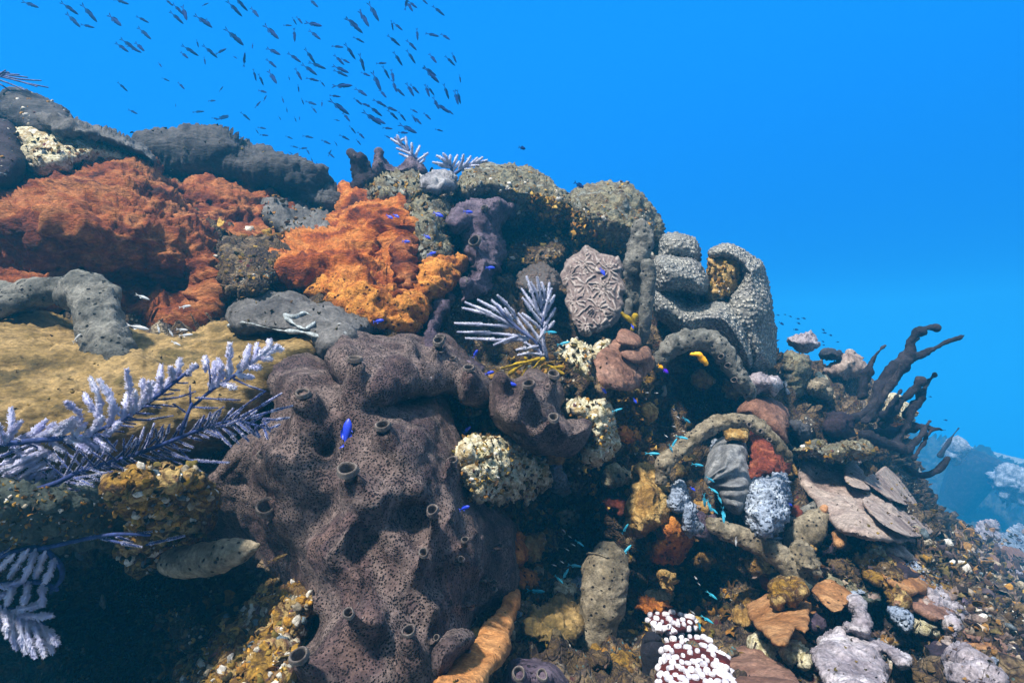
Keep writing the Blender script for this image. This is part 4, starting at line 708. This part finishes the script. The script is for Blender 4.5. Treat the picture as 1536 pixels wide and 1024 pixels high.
plume('large lavender blue sea plume with bristly side branches across the left foreground',
 SX('r4', [[(-200,690,1.34,4),(0,663,1.36,4),(230,640,1.38,4),(440,625,1.4,3.2)], [(330,635,1.38,3),(500,560,1.4,3),(620,480,1.42,3),(740,385,1.44,2.5),(800,350,1.45,2)],
  [(780,510,1.44,2.2),(860,440,1.45,2.5),(940,390,1.46,2.5),(1040,320,1.47,2),(1110,268,1.48,1.6)], [(-200,900,1.3,5),(0,880,1.32,4),(210,825,1.34,3.8),(330,770,1.36,3.6),(500,720,1.38,3.5),(640,670,1.4,3.2),(740,630,1.41,3),(850,590,1.42,2.5),(960,570,1.44,2.2),(1090,605,1.44,1.6)],
  [(730,620,1.41,2.4),(750,560,1.42,2.2),(775,500,1.43,2)]]),
 L4('r4', ribs([(210,825),(330,770),(500,720),(640,670),(740,630),(850,590)], 40, 120, 42, 't', 0, 1, (1, -1), 3)+ribs([(0,880),(210,825)], 60, 130, 38, 'w', 0, 1, (-1, 1), 4)+ribs([(0,663),(230,640),(440,625)], 70, 120, 40, 'w', 0, 1, (-1, 1), 5)
  +ribs([(330,635),(500,560),(620,480),(740,385)], 62, 105, 52, 'w', .1, 1, (-1,), 6)+ribs([(330,635),(500,560),(620,480),(740,385)], 40, 90, 40, 'b', .1, 1, (1,), 7)+ribs([(780,510),(860,440),(940,390),(1040,320),(1110,268)], 64, 80, 46, 'w', .3, 1, (-1, 1), 8)
  +ribs([(740,630),(850,590),(960,570),(1090,605)], 38, 95, 45, 't', .2, 1, (1, -1), 9)+[(530,550,512,360,'w'),(480,545,400,400,'w'),(410,520,365,395,'w'),(385,540,340,460,'w'),(620,470,652,345,'w'),(590,480,575,400,'w'),(640,460,700,390,'w'),(720,390,728,318,'w'),(750,385,790,340,'w'),(830,370,828,310,'w'),(850,440,868,330,'w'),
  (930,390,930,255,'w'),(900,400,880,320,'w'),(960,370,1010,262,'w'),(1000,345,1090,270,'w'),(1050,320,1122,262,'w'),(700,420,690,350,'w'),(560,520,620,410,'w'),(450,560,440,440,'w'),(30,660,45,518,'w'),(20,660,-30,560,'w'),(330,545,268,492,'w'),(130,645,300,555,'w'),(60,655,190,565,'w'),(210,640,330,560,'w'),(340,630,420,560,'w'),
  (930,390,1072,448,'b'),(1072,448,920,560,'b'),(790,475,970,484,'b'),(650,482,790,450,'b'),(600,505,710,512,'b'),(500,565,700,548,'b'),(845,440,840,335,'b'),(880,425,868,335,'b'),(700,500,760,540,'b'),(770,520,768,425,'b'),(770,512,880,516,'b'),
  (600,668,660,585,'b'),(740,615,772,515,'b'),(775,610,905,512,'b'),(850,592,975,560,'t'),(960,560,1137,458,'t'),(1000,560,1182,508,'t'),(1055,560,1168,556,'t'),(1060,560,1090,610,'t'),
  (870,600,935,672,'t'),(900,590,965,662,'t'),(940,580,1005,650,'t'),(975,575,1045,635,'t'),(640,690,925,737,'t'),(700,660,830,795,'b'),
  (500,715,500,640,'b'),(530,705,560,640,'b'),(640,670,630,600,'b'),(570,690,600,620,'b'),(230,820,130,735,'b'),(265,800,170,715,'b'),(300,790,215,690,'b'),(340,765,270,695,'b'),(385,755,320,685,'b'),(430,740,365,690,'b'),(470,730,420,680,'b'),
  (220,830,425,800,'t'),(270,800,455,772,'t'),(350,765,565,762,'b'),(440,745,605,772,'b'),(490,735,630,795,'b'),(560,705,720,720,'b'),(600,690,835,795,'b'),(420,630,470,690,'b'),(330,640,440,700,'w'),(250,642,330,700,'b'),
  (0,800,185,700,'w'),(0,870,185,758,'w'),(-20,930,210,832,'w'),(0,745,135,680,'w'),(-10,715,110,668,'t'),(20,700,170,640,'t'),(-30,780,150,700,'w'),(10,840,210,720,'w'),(-40,990,130,850,'w'),(60,800,220,750,'t'),(0,960,160,830,'t'),(40,730,190,690,'w'),(110,665,230,600,'w'),(-30,840,100,740,'w'),(-30,900,120,790,'t'),(180,690,60,640,'t')]),
 (m_stem, m_polyp), YL, X('r4', (-150,760))[0]+(1.33,), fr=1.7, fl=5.6, dens=3.2)
YB = lambda x, y: 1.36
plume('tangled lavender sea plume at the lower left edge, drooping into the dark hollow',
 SX('bl', [[(-80,520,1.37,4),(60,470,1.37,4),(170,455,1.37,4),(250,520,1.37,4),(260,580,1.37,3.5),(215,640,1.37,3)], [(-80,620,1.37,4),(80,600,1.37,4),(180,600,1.37,3.5),(240,630,1.37,3)], [(-80,700,1.37,4),(60,720,1.37,4),(150,760,1.37,4),(230,830,1.37,3)], [(100,470,1.37,4),(250,440,1.36,3.5),(380,412,1.35,3),(500,395,1.34,2.5),(630,400,1.34,2)]]),
 L4('bl', [(60,480,-20,560,'w'),(120,460,40,580,'w'),(150,460,100,590,'w'),(190,470,150,580,'w'),(230,500,190,600,'w'),(0,620,100,590,'w'),(60,600,30,690,'w'),(120,600,100,690,'w'),(180,610,180,700,'w'),(0,700,-10,800,'w'),(20,710,30,830,'w'),(50,720,70,880,'w'),(80,730,110,900,'w'),(110,745,150,918,'w'),(140,760,190,912,'w'),(170,775,225,895,'w'),(200,800,245,860,'w'),
  (60,720,180,690,'w'),(90,735,220,740,'w'),(-20,660,60,640,'w'),(300,430,440,400,'t'),(420,410,600,450,'t'),(480,398,560,430,'t'),(620,440,780,402,'t'),(560,400,640,385,'t'),(-40,500,60,440,'t')]),
 (m_stem, m_polyp), YB, X('bl', (-60,640))[0]+(1.5,), fr=2., fl=6, dens=3.)
YC = lambda x, y: 2.42
plume('pale lilac sea plume with two feathery sprays in the middle of the reef',
 SX('r3', [[(462,815,2.45,3),(450,760,2.44,3),(445,700,2.43,2.8),(448,640,2.42,2.4),(430,580,2.42,2)], [(462,815,2.45,3),(420,750,2.42,2.8),(360,705,2.4,2.6),(310,660,2.4,2),(270,610,2.4,1.6)]]),
 L4('r3', [(430,640,384,498,'w'),(440,620,424,500,'w'),(450,600,442,520,'w'),(450,640,472,522,'w'),(455,640,492,570,'w'),(450,660,364,545,'w'),(440,680,368,580,'w'),(450,690,494,620,'w'),(440,700,366,640,'w'),(450,660,480,545,'w'),(435,610,400,520,'w'),(447,720,490,670,'w'),
  (350,700,148,598,'w'),(330,690,108,678,'w'),(300,670,138,620,'w'),(340,690,196,588,'w'),(330,660,250,590,'w'),(340,645,272,570,'w'),(345,700,300,620,'w'),(380,730,118,712,'w'),(390,740,150,736,'w'),(360,725,258,762,'w'),(400,735,300,755,'w'),(450,800,350,800,'w'),(430,765,345,780,'w'),(460,790,398,690,'w'),(450,770,352,640,'w'),(440,790,330,720,'w'),(400,735,330,640,'w'),(420,750,460,690,'w'),(460,805,440,700,'w')]),
 (m_stem_c, m_polyp_c), YC, X('r3', (462,830))[0]+(2.46,), fr=1.35, fl=3.3, dens=3.2)
YR = lambda x, y: 3.9
plume('white feathery sea plume leaning left on the skyline', SX('r2', [[(775,240,3.95,3),(735,180,3.9,2.6),(695,130,3.9,2.2),(640,82,3.9,1.6)]]),
 L4('r2', [(690,135,622,85,'w'),(700,140,688,78,'w'),(720,160,648,128,'w'),(740,185,788,150,'w'),(730,175,752,118,'w'),(760,215,660,152,'w'),(715,155,715,105,'w'),(668,110,650,70,'w'),(750,200,775,175,'w'),(660,100,680,85,'w')]), (m_stem_c, m_polyp_c), YR, X('r2', (775,250))[0]+(3.95,), fr=1.8, fl=3, dens=1.6)
plume('bushy white sea plume spreading over the skyline right of the leaning one', SX('r2', [[(900,250,3.9,3),(895,215,3.9,2.4),(880,190,3.9,2)], [(900,250,3.9,3),(950,215,3.9,2.4),(990,195,3.9,2)]]),
 L4('r2', [(880,205,812,192,'w'),(880,195,830,162,'w'),(885,200,858,152,'w'),(890,200,890,160,'w'),(900,210,922,160,'w'),(930,220,950,158,'w'),(950,215,982,165,'w'),(960,210,1012,172,'w'),(980,200,1056,182,'w'),(970,210,1030,206,'w'),(930,225,960,195,'w'),(890,215,840,205,'w'),(905,225,930,190,'w'),(985,200,1035,170,'w'),(870,195,850,175,'w'),(945,225,1000,225,'w')]), (m_stem_c, m_polyp_c), YR, X('r2', (900,262))[0]+(3.9,), fr=2., fl=3.2, dens=1.6)
plume('faint feathery plume streaming right at the top left edge of the reef', SX('r1', [[(-60,120,3.6,3),(-10,80,3.6,3),(30,72,3.6,2)]]),
 L4('r1', [(0,75,100,88,'t'),(-10,80,175,125,'t'),(0,85,135,122,'t'),(0,80,150,100,'t'),(-10,95,90,135,'t'),(-20,70,70,78,'t'),(-20,100,40,140,'t'),(-30,90,20,62,'t')]), (m_stem_c, m_polyp_c), lambda x, y: 3.6, X('r1', (-60,130))[0]+(3.6,), fr=1.5, fl=2.4, dens=1.)
# ------------------------------------------------------------------ yellow branching sponge
o = empty('yellow_sponge', P(*X('r3', (380,870))[0], 2.4)); tag(o, 'bright yellow branching sponge peeking out above the compact brown clump', 'sponge')
for a in ([(290,850),(340,835),(390,825),(430,812)], [(320,870),(360,840),(400,830)], [(440,850),(470,840),(500,860),(525,872)], [(370,880),(385,835),(380,812)], [(410,850),(440,825),(450,815)], [(460,870),(480,850),(520,845)]):
    tube('branch', [(*X('r3', p)[0], 2.36-.01*k, (3, 2.8, 2.4, 1.6)[k]) for k, p in enumerate(a)], m_yel, parent=o, k=10, per=6, disp=[('fbm', .012, 25)])
o = empty('yellow_sponge', P(*X('r3', (790,690))[0], 2.72)); tag(o, 'small mustard yellow sponge stub between the grey rope columns', 'sponge')
for a in ([(752,640),(780,668),(800,690)], [(800,650),(795,680),(790,700)]): tube('branch', [(*X('r3', p)[0], 2.68, 4.) for p in a], m_yel, parent=o, k=10, per=6, disp=[('fbm', .012, 25)])
tube('orange_sponge', [(*X('r3', p)[0], 2.6, r) for p, r in (((1022,798),4), ((1045,798),5), ((1058,815),5), ((1070,832),4))], m_yfish, 'little bright orange sponge curl under the thick arched rope sponge', 'sponge', k=12, per=6, disp=[('fbm', .015, 20)])
# ------------------------------------------------------------------ growth: leaves, rubble, turf
def pool(keys, poly=None):
    q = np.concatenate([SURF[k][0] for k in keys]); V = np.concatenate([SURF[k][1] for k in keys]); N = np.concatenate([SURF[k][2] for k in keys])
    if poly is not None: m = polydist(q, np.array(poly, float))[0] > 0; q, V, N = q[m], V[m], N[m]
    return q, V, N
def leaves(name, jobs, mat, kind='stuff'):
    rng = np.random.default_rng(11); bag = Bag(); k = 5; lin_ = np.linspace(-1, 1, k); gx, gy = np.meshgrid(lin_, np.linspace(0, 1, k)); I = np.arange(k*k).reshape(k, k)
    f = np.stack([I[:-1,:-1], I[:-1,1:], I[1:,1:], I[1:,:-1]], -1).reshape(-1, 4); sg = np.zeros(0)
    for (q, V, N), n, s0, s1 in jobs:
        if not len(V): continue
        for i in rng.integers(0, len(V), n):
            s = rng.uniform(s0, s1)*V[i,1]/FPX; d = N[i]*.7+rng.normal(size=3)*.45+np.array([0, -.2, .35]); u, v, d = frame(d); a = rng.random()*6.28; u, v = u*math.cos(a)+v*math.sin(a), v*math.cos(a)-u*math.sin(a)
            w = gx*(.35+.65*np.sin(np.clip(gy, 0, 1)*2.3)); cu = rng.uniform(.2, .7)
            L = V[i]+s*((w*.8).reshape(-1,1)*u+(gy*.9).reshape(-1,1)*d+((cu*(gx**2)*gy+cu*gy**2+.12*np.sin(gx*5+a)*gy)*.8).reshape(-1,1)*v)
            L2 = L-v*s*.06; rim = np.concatenate([I[0], I[1:,-1], I[-1,-2::-1], I[-2:0:-1,0]]); nx = np.roll(rim, -1)
            bag.add(np.concatenate([L, L2]), np.concatenate([f, f[:, ::-1]+25, np.stack([rim, nx, nx+25, rim+25], 1)[:, ::-1]]))
    V, F = bag.out(); o = mk(name, V, F, mat); return tag(o, None, None, None, kind)
def lumps(name, jobs, mat, kind='stuff'):
    import bmesh
    bm = bmesh.new(); bmesh.ops.create_icosphere(bm, subdivisions=2, radius=1); bm.verts.ensure_lookup_table(); S = np.array([v.co for v in bm.verts]); T = np.array([[v.index for v in fc.verts] for fc in bm.faces]); bm.free()
    rng = np.random.default_rng(12); bag = Bag(); shapes = [S*(1+.7*fbm(S*1.6+k*9, 3, k)+.4*ridge(S*2.6+k, 2, k))[:,None] for k in range(14)]
    for (q, V, N), n, s0, s1 in jobs:
        if not len(V): continue
        for i in rng.integers(0, len(V), n):
            s = (s0+(s1-s0)*rng.random()**2.2)*V[i,1]/FPX; R = np.linalg.qr(rng.normal(size=(3,3)))[0]; sc = np.array([1, rng.uniform(.6, 1), rng.uniform(.35, .9)])
            if np.linalg.det(R) < 0: R[:, 0] *= -1
            bag.add(V[i]-N[i]*s*.15+(shapes[rng.integers(14)]*sc*s)@R.T, None, T)
    V, F = bag.out(); o = mk(name, V, F, mat); return tag(o, None, None, None, kind)
def low(pl, lim=9e9): q, V, N = pl; m = (q[:,0] > -60) & (q[:,0] < 1600) & (q[:,1] < 1080); return q[m], V[m], N[m]
TE = low(pool(['terrain']))
def on(poly): m = polydist(TE[0], np.array(poly, float))[0] > 0; return TE[0][m], TE[1][m], TE[2][m]
SLOPE = X('r8', (650,360),(900,380),(1100,360),(1300,300),(1560,340),(1560,1000),(1000,1000),(900,800),(700,700),(620,560))
def boulders(): return [k for k in SURF if k.startswith(('boulder', 'encrusted'))]
leaves('slope_growth', [(low(pool(['terrain'], SLOPE)), 1500, 4, 13)], m_leafs)
leaves('brown_algae', [(pool(['terrain'], SLOPE), 160, 4, 9), (on(R2((680,340),(900,400),(900,640),(700,660),(560,900),(760,900),(760,700))), 260, 5, 11), (on(X('f', (330,360),(450,370),(420,450),(330,450))), 160, 6, 13),
   (on(X('f', (240,900),(470,880),(480,1024),(240,1024))), 260, 7, 16), (on(S2((380,120),(620,120),(620,300),(500,500),(400,330))), 240, 5, 10), (on(S2((170,420),(300,420),(300,900),(200,900))), 160, 5, 11),
   (on(S2((560,700),(700,640),(900,700),(900,950),(560,950))), 260, 5, 11), (on(R3((500,260),(780,380),(760,440),(420,440))), 100, 4, 8)], m_leaf)
lo_ = [k for k in ('boulder_coral',)]
RK = boulders(); BO = [k for k in RK if k.startswith('boulder')]; EN = [k for k in RK if k.startswith('encrusted')]
def front(pl): q, V, N = pl; m = N[:,1] < .15; return q[m], V[m], N[m]
leaves('scroll_algae', [(front(pool(BO, R3((400,180),(560,230),(640,330),(760,390),(760,430),(560,400),(500,300),(380,280)))), 420, 3, 8), (front(pool(EN)), 800, 2.5, 6), (pool(['shelf', 'bank']), 220, 4, 11), (pool(BO, R3((90,90),(900,90),(900,420),(90,420))), 150, 2, 4), (on(R3((300,800),(520,790),(560,900),(300,880))), 60, 5, 9)], m_leaf)
CP = [k for k in SURF if k.startswith(('crust_patch', 'encrusting_sponge', 'coral_head'))]
leaves('crust_leaves', [(front(low(pool(CP, SLOPE))), 700, 2, 6), (front(low(pool([k for k in CP if k.startswith('crust')]))), 900, 2, 6)], m_leafs)
leaves('leaf_algae', [(low(pool(['terrain'], SLOPE)), 1500, 3, 9), (TE, 1300, 3, 9), (front(pool(EN)), 600, 2.5, 6), (pool(['shelf', 'bank']), 200, 4, 10)], m_leafd)
leaves('turf_tufts', [(front(pool([k for k in SURF if k.startswith(('ledge', 'smooth_sponge', 'grey_sheet', 'rope', 'boulder', 'ringed', 'plate'))])), 500, 1.2, 4)], m_leafd)
lumps('crust_nodules', [(front(pool(RK)), 1000, 1, 4), (pool(['shelf', 'bank']), 520, 2, 9)], m_rubw)
lumps('coral_rubble', [(TE, 1000, 2, 9), (pool(['terrain'], SLOPE), 450, 2, 9), (on(X('f', (170,700),(320,720),(310,830),(180,830))), 200, 4, 14)], m_rub)
lumps('pale_rubble', [(TE, 350, 1.5, 6), (pool(['terrain'], SLOPE), 420, 2, 9), (on(X('f', (180,720),(310,720),(310,830),(190,830))), 90, 4, 12), (on(X('f', (250,930),(470,880),(470,1024),(270,1024))), 120, 3, 10)], m_rubw)
# ------------------------------------------------------------------ fish
def fish_mesh(name, L, mat, deep=.24):
    n, k = 14, 10; t = np.linspace(0, 1, n); prof = deep*L*.5*np.array([.02,.42,.7,.88,.98,1,.97,.9,.8,.68,.54,.4,.28,.2]); a = np.linspace(0, 2*np.pi, k, endpoint=False)
    V = np.concatenate([np.stack([np.full(k, (.5-.8*x)*L), np.cos(a)*p*.5, np.sin(a)*p], 1) for x, p in zip(t, prof)]); i = np.arange(k); j = (i+1) % k
    F = np.concatenate([np.stack([m*k+i, m*k+j, (m+1)*k+j, (m+1)*k+i], 1) for m in range(n-1)]); b = Bag(); b.add(V, F)
    e = .008*L
    def fin(p):
        p = np.array(p)*L; m = len(p); A = np.stack([p[:,0], np.full(m, e), p[:,1]], 1); B = A*[1,-1,1]; ix = np.arange(1, m-1)
        f3 = np.concatenate([np.stack([ix*0, ix, ix+1], 1), np.stack([ix*0, ix+1, ix], 1)+m]); r = np.arange(m); s = (r+1) % m
        b.add(np.concatenate([A, B]), np.stack([r, s, s+m, r+m], 1), f3)
    tl = deep*.6; fin([(-.28,0),(-.33,.03),(-.5,tl),(-.43,.02)]); fin([(-.28,0),(-.43,-.02),(-.5,-tl),(-.33,-.03)])
    fin([(.2,deep*.44),(.05,deep*.72),(-.12,deep*.6),(-.22,deep*.24)]); fin([(.02,-deep*.46),(-.1,-deep*.7),(-.22,-deep*.26)]); fin([(.22,-deep*.3),(.06,-deep*.66),(.1,-deep*.42)])
    V, F = b.out(); o = mk(name, V, F, mat, base=np.zeros(3)); return o
protos = {}
def fish(name, mat, px, py, Y, ln, ang, label, group=None, deep=.24, yaw=None, cat='fish'):
    key = (name, mat.name, deep)
    if key not in protos: protos[key] = fish_mesh(name, 1., mat, deep); o = protos[key]
    else: o = protos[key].copy(); SC.collection.objects.link(o)
    yaw = random.uniform(-.35, .35) if yaw is None else yaw
    o.location = tuple(P(px, py, Y)); s = ln*Y/FPX/math.cos(yaw)*1.02; o.scale = (s, s, s)
    a = math.radians(ang); o.rotation_mode = 'XYZ'
    from mathutils import Matrix
    o.rotation_euler = (Matrix.Rotation(a, 4, 'Y') @ Matrix.Rotation(yaw, 4, 'Z')).to_euler()
    return tag(o, label, cat, group)
SCH = '''97,15,50,20 222,27,50,35 234,65,55,45 285,42,60,50 280,84,35,10 367,65,65,40 388,6,40,15 456,63,35,25 462,107,50,42 390,152,45,35 412,143,50,35 430,158,40,25 447,150,45,42 565,57,45,42 540,8,30,40 590,42,55,65 570,30,40,45 657,15,20,-30 650,68,60,35 668,75,30,60 750,28,50,45 770,12,45,45 815,40,45,50 748,118,60,42 765,128,40,50 868,102,65,45 808,147,18,90 590,177,35,40 608,162,45,30 632,140,20,80 672,165,45,40 707,165,35,-20 655,195,22,80 782,192,35,-75 752,184,15,30 875,165,50,30 868,203,40,40 872,247,55,55 815,240,30,80 835,255,30,70 925,250,12,80 942,112,40,85 942,68,20,60 920,82,25,5 958,65,30,50 1003,78,55,20 1007,112,45,40 1003,10,40,45 942,185,45,35 955,238,40,60 992,180,45,55 990,223,50,35 1015,210,45,15 1000,255,35,10 1032,268,20,50 955,283,20,85 1080,150,35,10 1120,165,45,55 1085,192,40,45 1105,195,30,30 1148,128,30,20 1133,82,60,40 1125,70,40,30 1165,60,60,60 1155,45,30,75 1195,38,60,60 1255,82,25,80 1273,85,35,40 1310,20,40,60 1320,15,35,40 1300,12,35,-75 1358,5,25,40 1403,35,40,35 1335,110,35,85 1383,112,40,15 1425,118,35,40 1260,130,40,35 1317,145,40,45 1158,200,45,75 1170,238,30,25 1220,203,30,0 1273,188,40,55 1315,182,40,55 1385,187,40,55 1440,195,35,40 1453,185,30,65 1090,222,50,25 1090,235,40,20 1235,232,35,60 1256,242,40,75 1380,240,60,45 1375,228,40,30 1472,252,22,80 1205,260,60,65 1225,300,35,50 1262,275,40,70 1277,292,40,40 1095,275,60,5 1072,308,30,5 1155,295,45,35 1145,325,30,40 1312,287,45,60 1327,285,35,45 1367,290,40,70 1378,290,30,50 1428,293,40,70 1460,312,45,75 1468,310,35,75 1395,330,40,65 1415,345,50,35 1440,358,25,40 1085,343,65,35 1108,375,35,50 1168,335,30,20 1215,330,40,25 1200,355,45,35 1250,348,40,20 1257,368,35,40 1287,373,30,50 1325,355,25,30 1335,385,35,45 1325,380,25,60 1367,372,30,45 1190,378,60,35 1210,385,50,30 1240,411,30,10 1305,412,60,30 1290,425,30,10 1405,417,22,10 1078,385,16,10 1128,415,25,50 1155,433,30,45 1102,440,30,25 1147,455,20,50 1240,438,20,30'''
FAINT = '''512,208,20,50 580,275,30,45 530,255,20,20 392,278,30,45 708,285,18,-50 635,358,30,-10 678,323,25,5 562,337,10,80 712,378,40,-5 785,372,30,40 425,358,30,25 548,423,40,0 840,293,30,20 825,335,25,-60 848,315,20,-70 905,320,20,70 968,325,18,70 995,330,35,20 1005,352,25,50 1030,332,20,85 918,352,14,90 895,378,12,60 958,378,12,80 945,382,14,70 838,410,25,10 845,433,25,5 822,420,15,60 770,440,15,20 925,440,20,20 985,438,30,10 1043,455,30,25 1075,460,14,60 1060,497,25,40 1055,490,20,-60 970,475,25,0 985,485,20,60 942,470,20,10 930,490,15,30 1015,525,15,60 998,512,14,70 340,408,15,80 690,380,22,10 716,372,26,-15'''
for txt, y0, y1, lab, grp in ((SCH, 5.2, 6.4, 'dark slender fish of the crowded school high above the left ridge', 'school of dark fish above the ridge'), (FAINT, 6.6, 8.2, 'small faint fish trailing below the school, close over the left ridge', 'faint fish below the school')):
    for row in txt.split():
        x, y, l, a = map(float, row.split(',')); fx, fy = X('sky', (x, y))[0]; fish('reef_fish', m_fish, fx, fy, random.uniform(y0, y1), l*.46875*1.2, a, lab, grp, deep=.15)
for x, y, l in ((190,92,14),(220,90,12),(243,98,14),(275,108,16),(300,106,18),(205,128,24),(278,127,18),(267,154,22),(383,155,18),(388,168,18),(382,205,14),(415,178,18),(385,220,14),(445,207,14),(840,440,14),(905,540,16)):
    fish('reef_fish', m_fish, *X('r7', (x, y))[0], random.uniform(7, 8), l*.36, random.uniform(0, 30), 'tiny dark fish over the right ridge beside the star coral', 'tiny fish off the right ridge', deep=.3)
fish('reef_fish', m_fish, 783, 222, 4.2, 11, 15, 'lone dark fish in open blue water above the left boulder coral', deep=.4)
fish('reef_fish', m_fish, 869, 278, 3.8, 19, 30, 'dark fish poised in the notch between the two big boulder corals', deep=.28)
BLUE = [(X('r2',(615,437))[0],13,30,'bright blue fish of a pair before the upright orange sponge, the left one',2.8),(X('r2',(645,433))[0],12,30,'bright blue fish of a pair before the upright orange sponge, the right one',2.8),(X('r2',(835,427))[0],18,25,'blue fish swimming past the ochre grey rock face by the purple trunk',2.9),
 (X('r2',(970,415))[0],15,5,'blue fish against the top of the purple sponge trunk',2.9),(X('r2',(690,549))[0],13,5,'blue fish above the bright orange shelf sponge',2.8),(X('r2',(785,527))[0],13,30,'blue fish over the middle of the ochre grey rock face',2.9),(X('r2',(805,604))[0],15,-15,'blue fish just above the right end of the bright orange shelf',2.7),(X('r2',(1070,667))[0],15,0,'blue fish in front of the lower purple trunk',2.8),
 (X('r2',(565,908))[0],17,-10,'dark blue fish at the bottom rim of the amber sponge crust',2.2),(X('f',(520,650))[0],44,-84,'largest vivid blue fish, upright before the big brown sponge',1.5),(X('r5',(720,548))[0],18,-25,'small blue fish low over the right side of the big brown sponge',1.55),
 (X('r5',(750,128))[0],14,-60,'blue fish left of the pale lilac plume foot',2.3),(X('r5',(788,180))[0],15,-15,'blue fish above the compact brown sponge clump',2.2),(X('r5',(845,210))[0],20,12,'violet blue fish crossing the compact brown sponge clump',1.95),(X('r5',(728,335))[0],15,-45,'blue fish beside the top of the cream limestone clump',2.0),(X('r5',(755,435))[0],19,-80,'blue fish hanging head up over the cream limestone clump',1.9),
 (X('r3',(675,480))[0],15,60,'deep blue fish over the veined sponge',2.6),(X('r3',(680,935))[0],13,50,'blue fish under the rusty plate disc',2.2),(X('r3',(800,975))[0],10,60,'small blue fish right of and below the rusty plate disc',2.2),(X('r3',(790,690))[0],9,60,'small blue fish at the foot of the grey rope columns',2.5),
 (X('r6',(760,408))[0],10,40,'blue fish at the mouth of the slim arch',2.1),(X('r6',(1070,458))[0],9,40,'blue fish at the right rim of the blue white coral lobe',2.3)]
for (x, y), l, a, lab, Y in BLUE: fish('blue_fish', m_fishb, x, y, Y, l, a, lab, 'blue fish hovering close to the reef', deep=.3, yaw=random.uniform(-.3, .3) if l < 40 else .15)
for x, y, l, a in ((520,158,36,-15),(700,265,40,-60),(690,280,34,60),(632,296,46,0),(725,245,40,12),(740,190,36,35),(775,332,44,12),(815,378,40,35),(825,412,38,35),(845,440,36,65),(797,445,50,80),(812,460,46,70),(825,475,40,40),(857,490,54,88),(548,605,50,-42),(400,580,36,35),(355,680,42,-55),(335,695,36,40),(385,652,50,15),(262,732,58,-4),(820,745,44,38),(780,840,42,75),(805,822,44,30),(545,535,40,-60)):
    fish('turquoise_fish', m_fishc, *X('r6', (x, y))[0], 2.05+random.random()*.1, l*.4726, a, 'slim turquoise fish drifting in the dark hollows of the lower middle reef', 'turquoise fish in the hollows', deep=.17)
for x, y in ((525,755),(475,712)): fish('turquoise_fish', m_fishc, *X('r3', (x, y))[0], 2.3, 20, -14 if x == 525 else 3, 'turquoise fish right of the pale lilac plume', 'turquoise fish by the plume', deep=.2)
for x, y, l, a in ((615,103,16,0),(645,104,14,0),(675,240,18,40),(712,180,20,40),(700,210,18,10),(730,225,16,15),(360,600,22,30),(380,585,22,25),(350,540,20,45),(320,650,24,25),(345,640,20,30),(770,690,20,50),(780,710,20,50),(370,560,16,30),(700,155,14,30),(768,690,14,60),(760,800,26,40),(897,575,40,88)):
    fish('pale_fish', m_fishp, *X('r6', (x, y))[0], 2.1, l*.4726*.8, a, 'tiny silver fish sliver in the dark hollows of the lower middle reef', 'silver slivers in the hollows', deep=.16)
for x, y, l, a in ((575,68,60,22),(747,107,55,-8),(640,195,40,75),(690,212,40,60),(735,200,50,5),(555,190,90,12),(750,222,60,-6),(710,255,45,25),(310,235,60,-35)):
    fish('pale_fish', m_fishp, *X('r4', (x, y))[0], 1.9, l*.371, a, 'silver sliver of a fish between the tan mound and orange sponge', 'silver slivers over the tan sponge', deep=.18)
for x, y, l, a, lab in ((1170,497,90,-22,'yellowish sliver fish left of the lowest big brown chimney'),(1115,670,110,-20,'pale yellow sliver fish under the lowest left chimney of the brown sponge'),(1245,690,40,0,'tiny yellow sliver fish above the yellow algae patch')):
    fish('pale_fish', m_ochre, *X('bl', (x, y))[0], 1.45, l*.3556, a, lab, None, deep=.14)
o = empty('basslet_fish', P(800, 659, 1.95)); tag(o, 'two coloured little fish, orange yellow behind and violet in front, before the compact brown clump', 'fish')
f = fish_mesh('body', .05, m_viol, .42); f.parent = o; f.location = (.006, 0, 0)
t_ = fish_mesh('tail', .042, m_yfish, .5); t_.parent = o; t_.location = (-.026, -.004, .006)
o = empty('basslet_fish', P(*X('r3', (907,852))[0], 2.5)); tag(o, 'tiny yellow and violet fish left of the thick arched rope sponge', 'fish')
f = fish_mesh('body', .04, m_viol, .36); f.parent = o; f.location = (.010, 0, -.008); f.rotation_euler = (0, .7, 0)
t_ = fish_mesh('tail', .034, m_yfish, .4); t_.parent = o; t_.location = (-.012, -.004, .010); t_.rotation_euler = (0, .7, 0)
# ------------------------------------------------------------------ the water itself
HZ = bpy.data.materials.new('water_haze'); HZ.use_nodes = True; n = HZ.node_tree; n.nodes.clear(); pv = n.nodes.new('ShaderNodeVolumePrincipled'); mo = n.nodes.new('ShaderNodeOutputMaterial')
n.links.new(pv.outputs[0], mo.inputs['Volume']); pv.inputs['Color'].default_value = (.03, .50, .95, 1); pv.inputs['Density'].default_value = .022; pv.inputs['Anisotropy'].default_value = .2
bx = np.array([(x, y, z) for x in (-42, 42) for y in (-13, 62) for z in (-16, 4.2)], float)
bf = np.array([(0,1,3,2),(4,6,7,5),(0,4,5,1),(2,3,7,6),(0,2,6,4),(1,5,7,3)])
tag(mk('haze', bx, bf, HZ, base=np.zeros(3), smooth=False), None, None, None, 'stuff')
